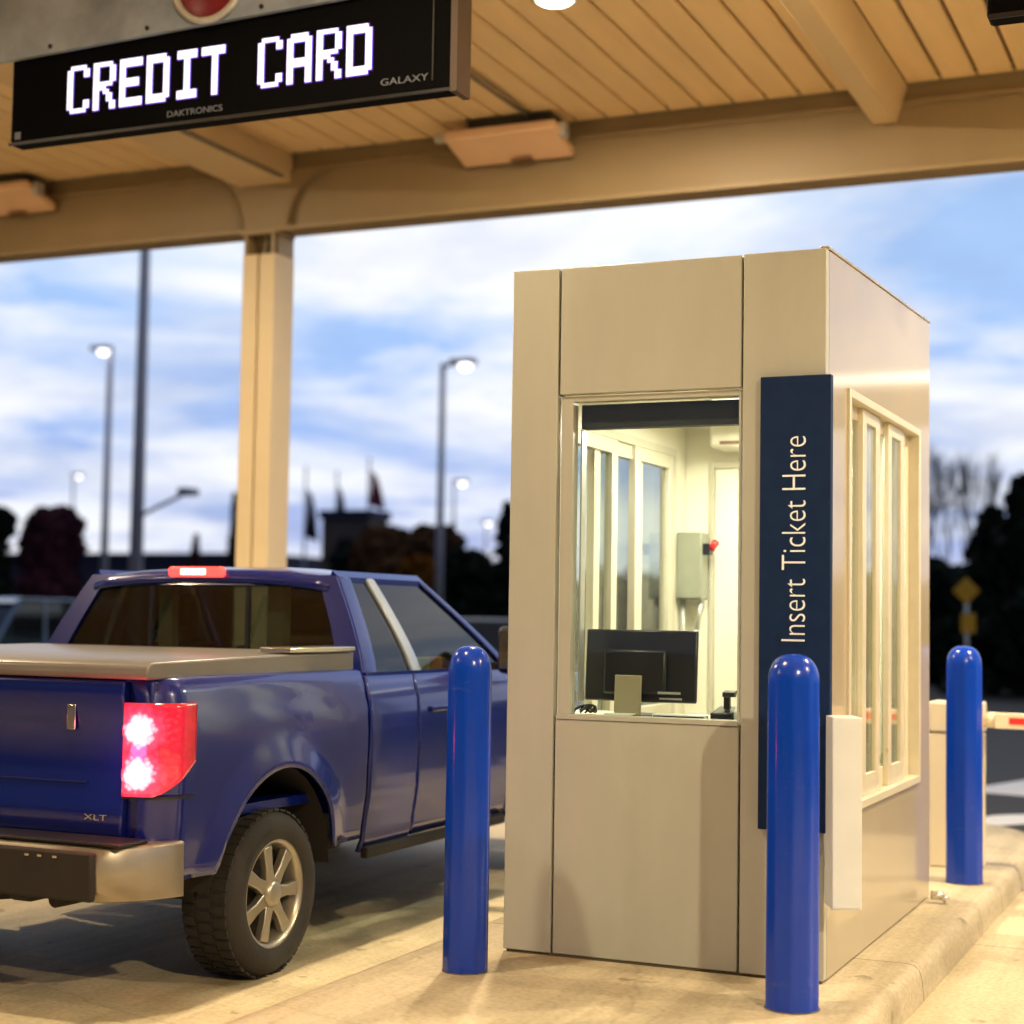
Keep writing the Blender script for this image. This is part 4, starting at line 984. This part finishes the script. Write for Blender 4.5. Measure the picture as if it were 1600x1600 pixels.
tree(604, 52, 818, 120, M['leaf_brown'], 'wide brown tree right of the flagpoles', seed=6)
tree(682, 48, 816, 120, M['leaf_brown'], 'brown autumn tree below the tall lamp post', seed=7)
tree(652, 40, 868, 60, M['leaf_orange'], 'small orange autumn tree above the pickup windscreen', seed=8, n=1400)
tree(735, 46, 846, 110, M['leaf_dark'], 'dark rounded tree between the brown tree and booth', seed=9)
tree(790, 44, 790, 76, M['leaf_dark'], 'tall dark conifer against the booth left edge', 'fir', seed=10, n=3600)
tree(1475, 44, 868, 130, M['leaf_dark'], 'low dark bush like tree right behind the booth', seed=11, n=3000)
tree(1552, 40, 800, 170, M['leaf_dark'], 'dark spreading tree above the yellow road sign', 'fir', seed=12, n=4200)
tree(1600, 38, 752, 190, M['leaf_dark'], 'tallest black evergreen at the right edge of the photo', 'fir', seed=13, n=5200)
tree(1530, 46, 880, 150, M['leaf_dark'], 'low black tree mass behind the road sign', seed=14, n=3400)
# bare tree
def bare_tree(px, Y, top, label):
    rnd = random.Random(5); x = far(px, Y); H = hz(px, top, Y)
    t = empty('bare_tree', (x, Y, 0), label, 'tree')
    mb = MB()
    def grow(p, d, l, r, k):
        q = p+d*l; mb.tube(p, q, r, r*.7, seg=5, caps=False)
        if k == 0: return
        for i in range(3):
            nd = (d+Vector((rnd.uniform(-.32, .32), rnd.uniform(-.3, .3), rnd.uniform(.15, .5)))).normalized(); grow(q, nd, l*rnd.uniform(.62, .82), r*.6, k-1)
    for a in range(5): grow(Vector((x+a*.45-.9, Y, 0)), Vector((rnd.uniform(-.12, .12), 0, 1)).normalized(), H*.34, .055, 5)
    mb.build('trunk', M['twig'], t, smooth=True)
bare_tree(1480, 50, 745, 'leafless tree with thin upright twigs behind the booth')
# distant woods
rnd = random.Random(9); mb = MB()
for k in range(150):
    x = -200+k*2.0; Y = 135+rnd.uniform(-6, 6)
    leafmass(mb, Vector((x, Y, 2.4)), 3.2, 2.6+rnd.uniform(-.5, 1.3), 60, .8, rnd)
tag(mb.build('distant_woods', M['leaf_dark'], normals=False), kind='stuff', label='low dark distant woods along the horizon', cat='woods')
mb = MB()
for k in range(70):
    x = -40+k*1.0; leafmass(mb, Vector((x, 54+rnd.uniform(-.5, .5), .9)), .9, .95, 70, .16, rnd)
tag(mb.build('hedge', M['leaf_dark'], normals=False), 'long dark hedge at the far side of the road', 'hedge')

# ------------------------------------------------------------------ sky
w = bpy.data.worlds.new('World'); S.world = w; w.use_nodes = True; n = w.node_tree.nodes; l = w.node_tree.links
bg_ = n['Background']; tc = n.new('ShaderNodeTexCoord')
sep = n.new('ShaderNodeSeparateXYZ'); l.new(tc.outputs['Generated'], sep.inputs[0])
def math_(op, a, b=None, c=None, clamp=False):
    k = n.new('ShaderNodeMath'); k.operation = op; k.use_clamp = clamp
    for i, v in enumerate((a, b, c)):
        if v is None: continue
        if isinstance(v, (int, float)): k.inputs[i].default_value = v
        else: l.new(v, k.inputs[i])
    return k.outputs[0]
def ramp(fac, els):
    k = n.new('ShaderNodeValToRGB'); r = k.color_ramp
    while len(r.elements) < len(els): r.elements.new(.5)
    for e, (p_, c_) in zip(r.elements, els): e.position = p_; e.color = (*c_, 1)
    l.new(fac, k.inputs[0]); return k.outputs[0]
def mix(f, a, b, mode='MIX'):
    k = n.new('ShaderNodeMixRGB'); k.blend_type = mode
    for i, v in enumerate((f, a, b)):
        if isinstance(v, (int, float)): k.inputs[i].default_value = v
        elif isinstance(v, tuple): k.inputs[i].default_value = (*v, 1)
        else: l.new(v, k.inputs[i])
    return k.outputs[0]
zz = math_('MAXIMUM', sep.outputs[2], 0.0)
base = ramp(zz, [(0.0, (.52, .54, .78)), (.05, (.44, .53, .85)), (.12, (.36, .54, .95)), (.22, (.42, .64, 1.0)), (.5, (.22, .38, .75))])
# cloud layer coordinates: a flat layer high above
den = math_('ADD', zz, .10)
cx_ = math_('DIVIDE', sep.outputs[0], den); cy_ = math_('DIVIDE', sep.outputs[1], den)
cmb = n.new('ShaderNodeCombineXYZ'); l.new(cx_, cmb.inputs[0]); l.new(cy_, cmb.inputs[1])
def noise(scale, detail, rough, dist, off):
    mp = n.new('ShaderNodeMapping'); mp.inputs['Location'].default_value = off; l.new(cmb.outputs[0], mp.inputs[0])
    t = n.new('ShaderNodeTexNoise'); t.inputs['Scale'].default_value = scale; t.inputs['Detail'].default_value = detail; t.inputs['Roughness'].default_value = rough; t.inputs['Distortion'].default_value = dist
    l.new(mp.outputs[0], t.inputs[0]); return t.outputs[0]
n1 = noise(.75, 10, .60, .4, (3.1, 1.7, 0)); n2 = noise(2.2, 9, .62, .3, (9.1, 4.7, 2)); n3 = noise(1.2, 8, .58, .4, (1.3, 8.2, 5))
white = ramp(n1, [(.40, (0, 0, 0)), (.57, (1, 1, 1))])
c1 = mix(white, base, (.98, 1.0, 1.05))
wisps = ramp(n2, [(.50, (0, 0, 0)), (.66, (.75, .75, .75))])
c2 = mix(wisps, c1, (.92, .96, 1.05))
shade = ramp(n3, [(.50, (0, 0, 0)), (.70, (.42, .42, .42))])
c3 = mix(shade, c2, (.30, .40, .68))
# the sky behind the viewer is the darker, eastern dusk
front = math_('MULTIPLY_ADD', sep.outputs[1], .75, .42, clamp=True)
c4 = mix(front, (.10, .12, .19), c3)
l.new(c4, bg_.inputs[0]); bg_.inputs[1].default_value = 1.02

# ------------------------------------------------------------------ render settings
S.view_settings.view_transform = 'Standard'; S.view_settings.look = 'None'; S.view_settings.exposure = 0; S.view_settings.gamma = 1
S.render.engine = 'CYCLES'
S.cycles.max_bounces = 10; S.cycles.transparent_max_bounces = 24
S.render.resolution_x = 1024; S.render.resolution_y = 1024
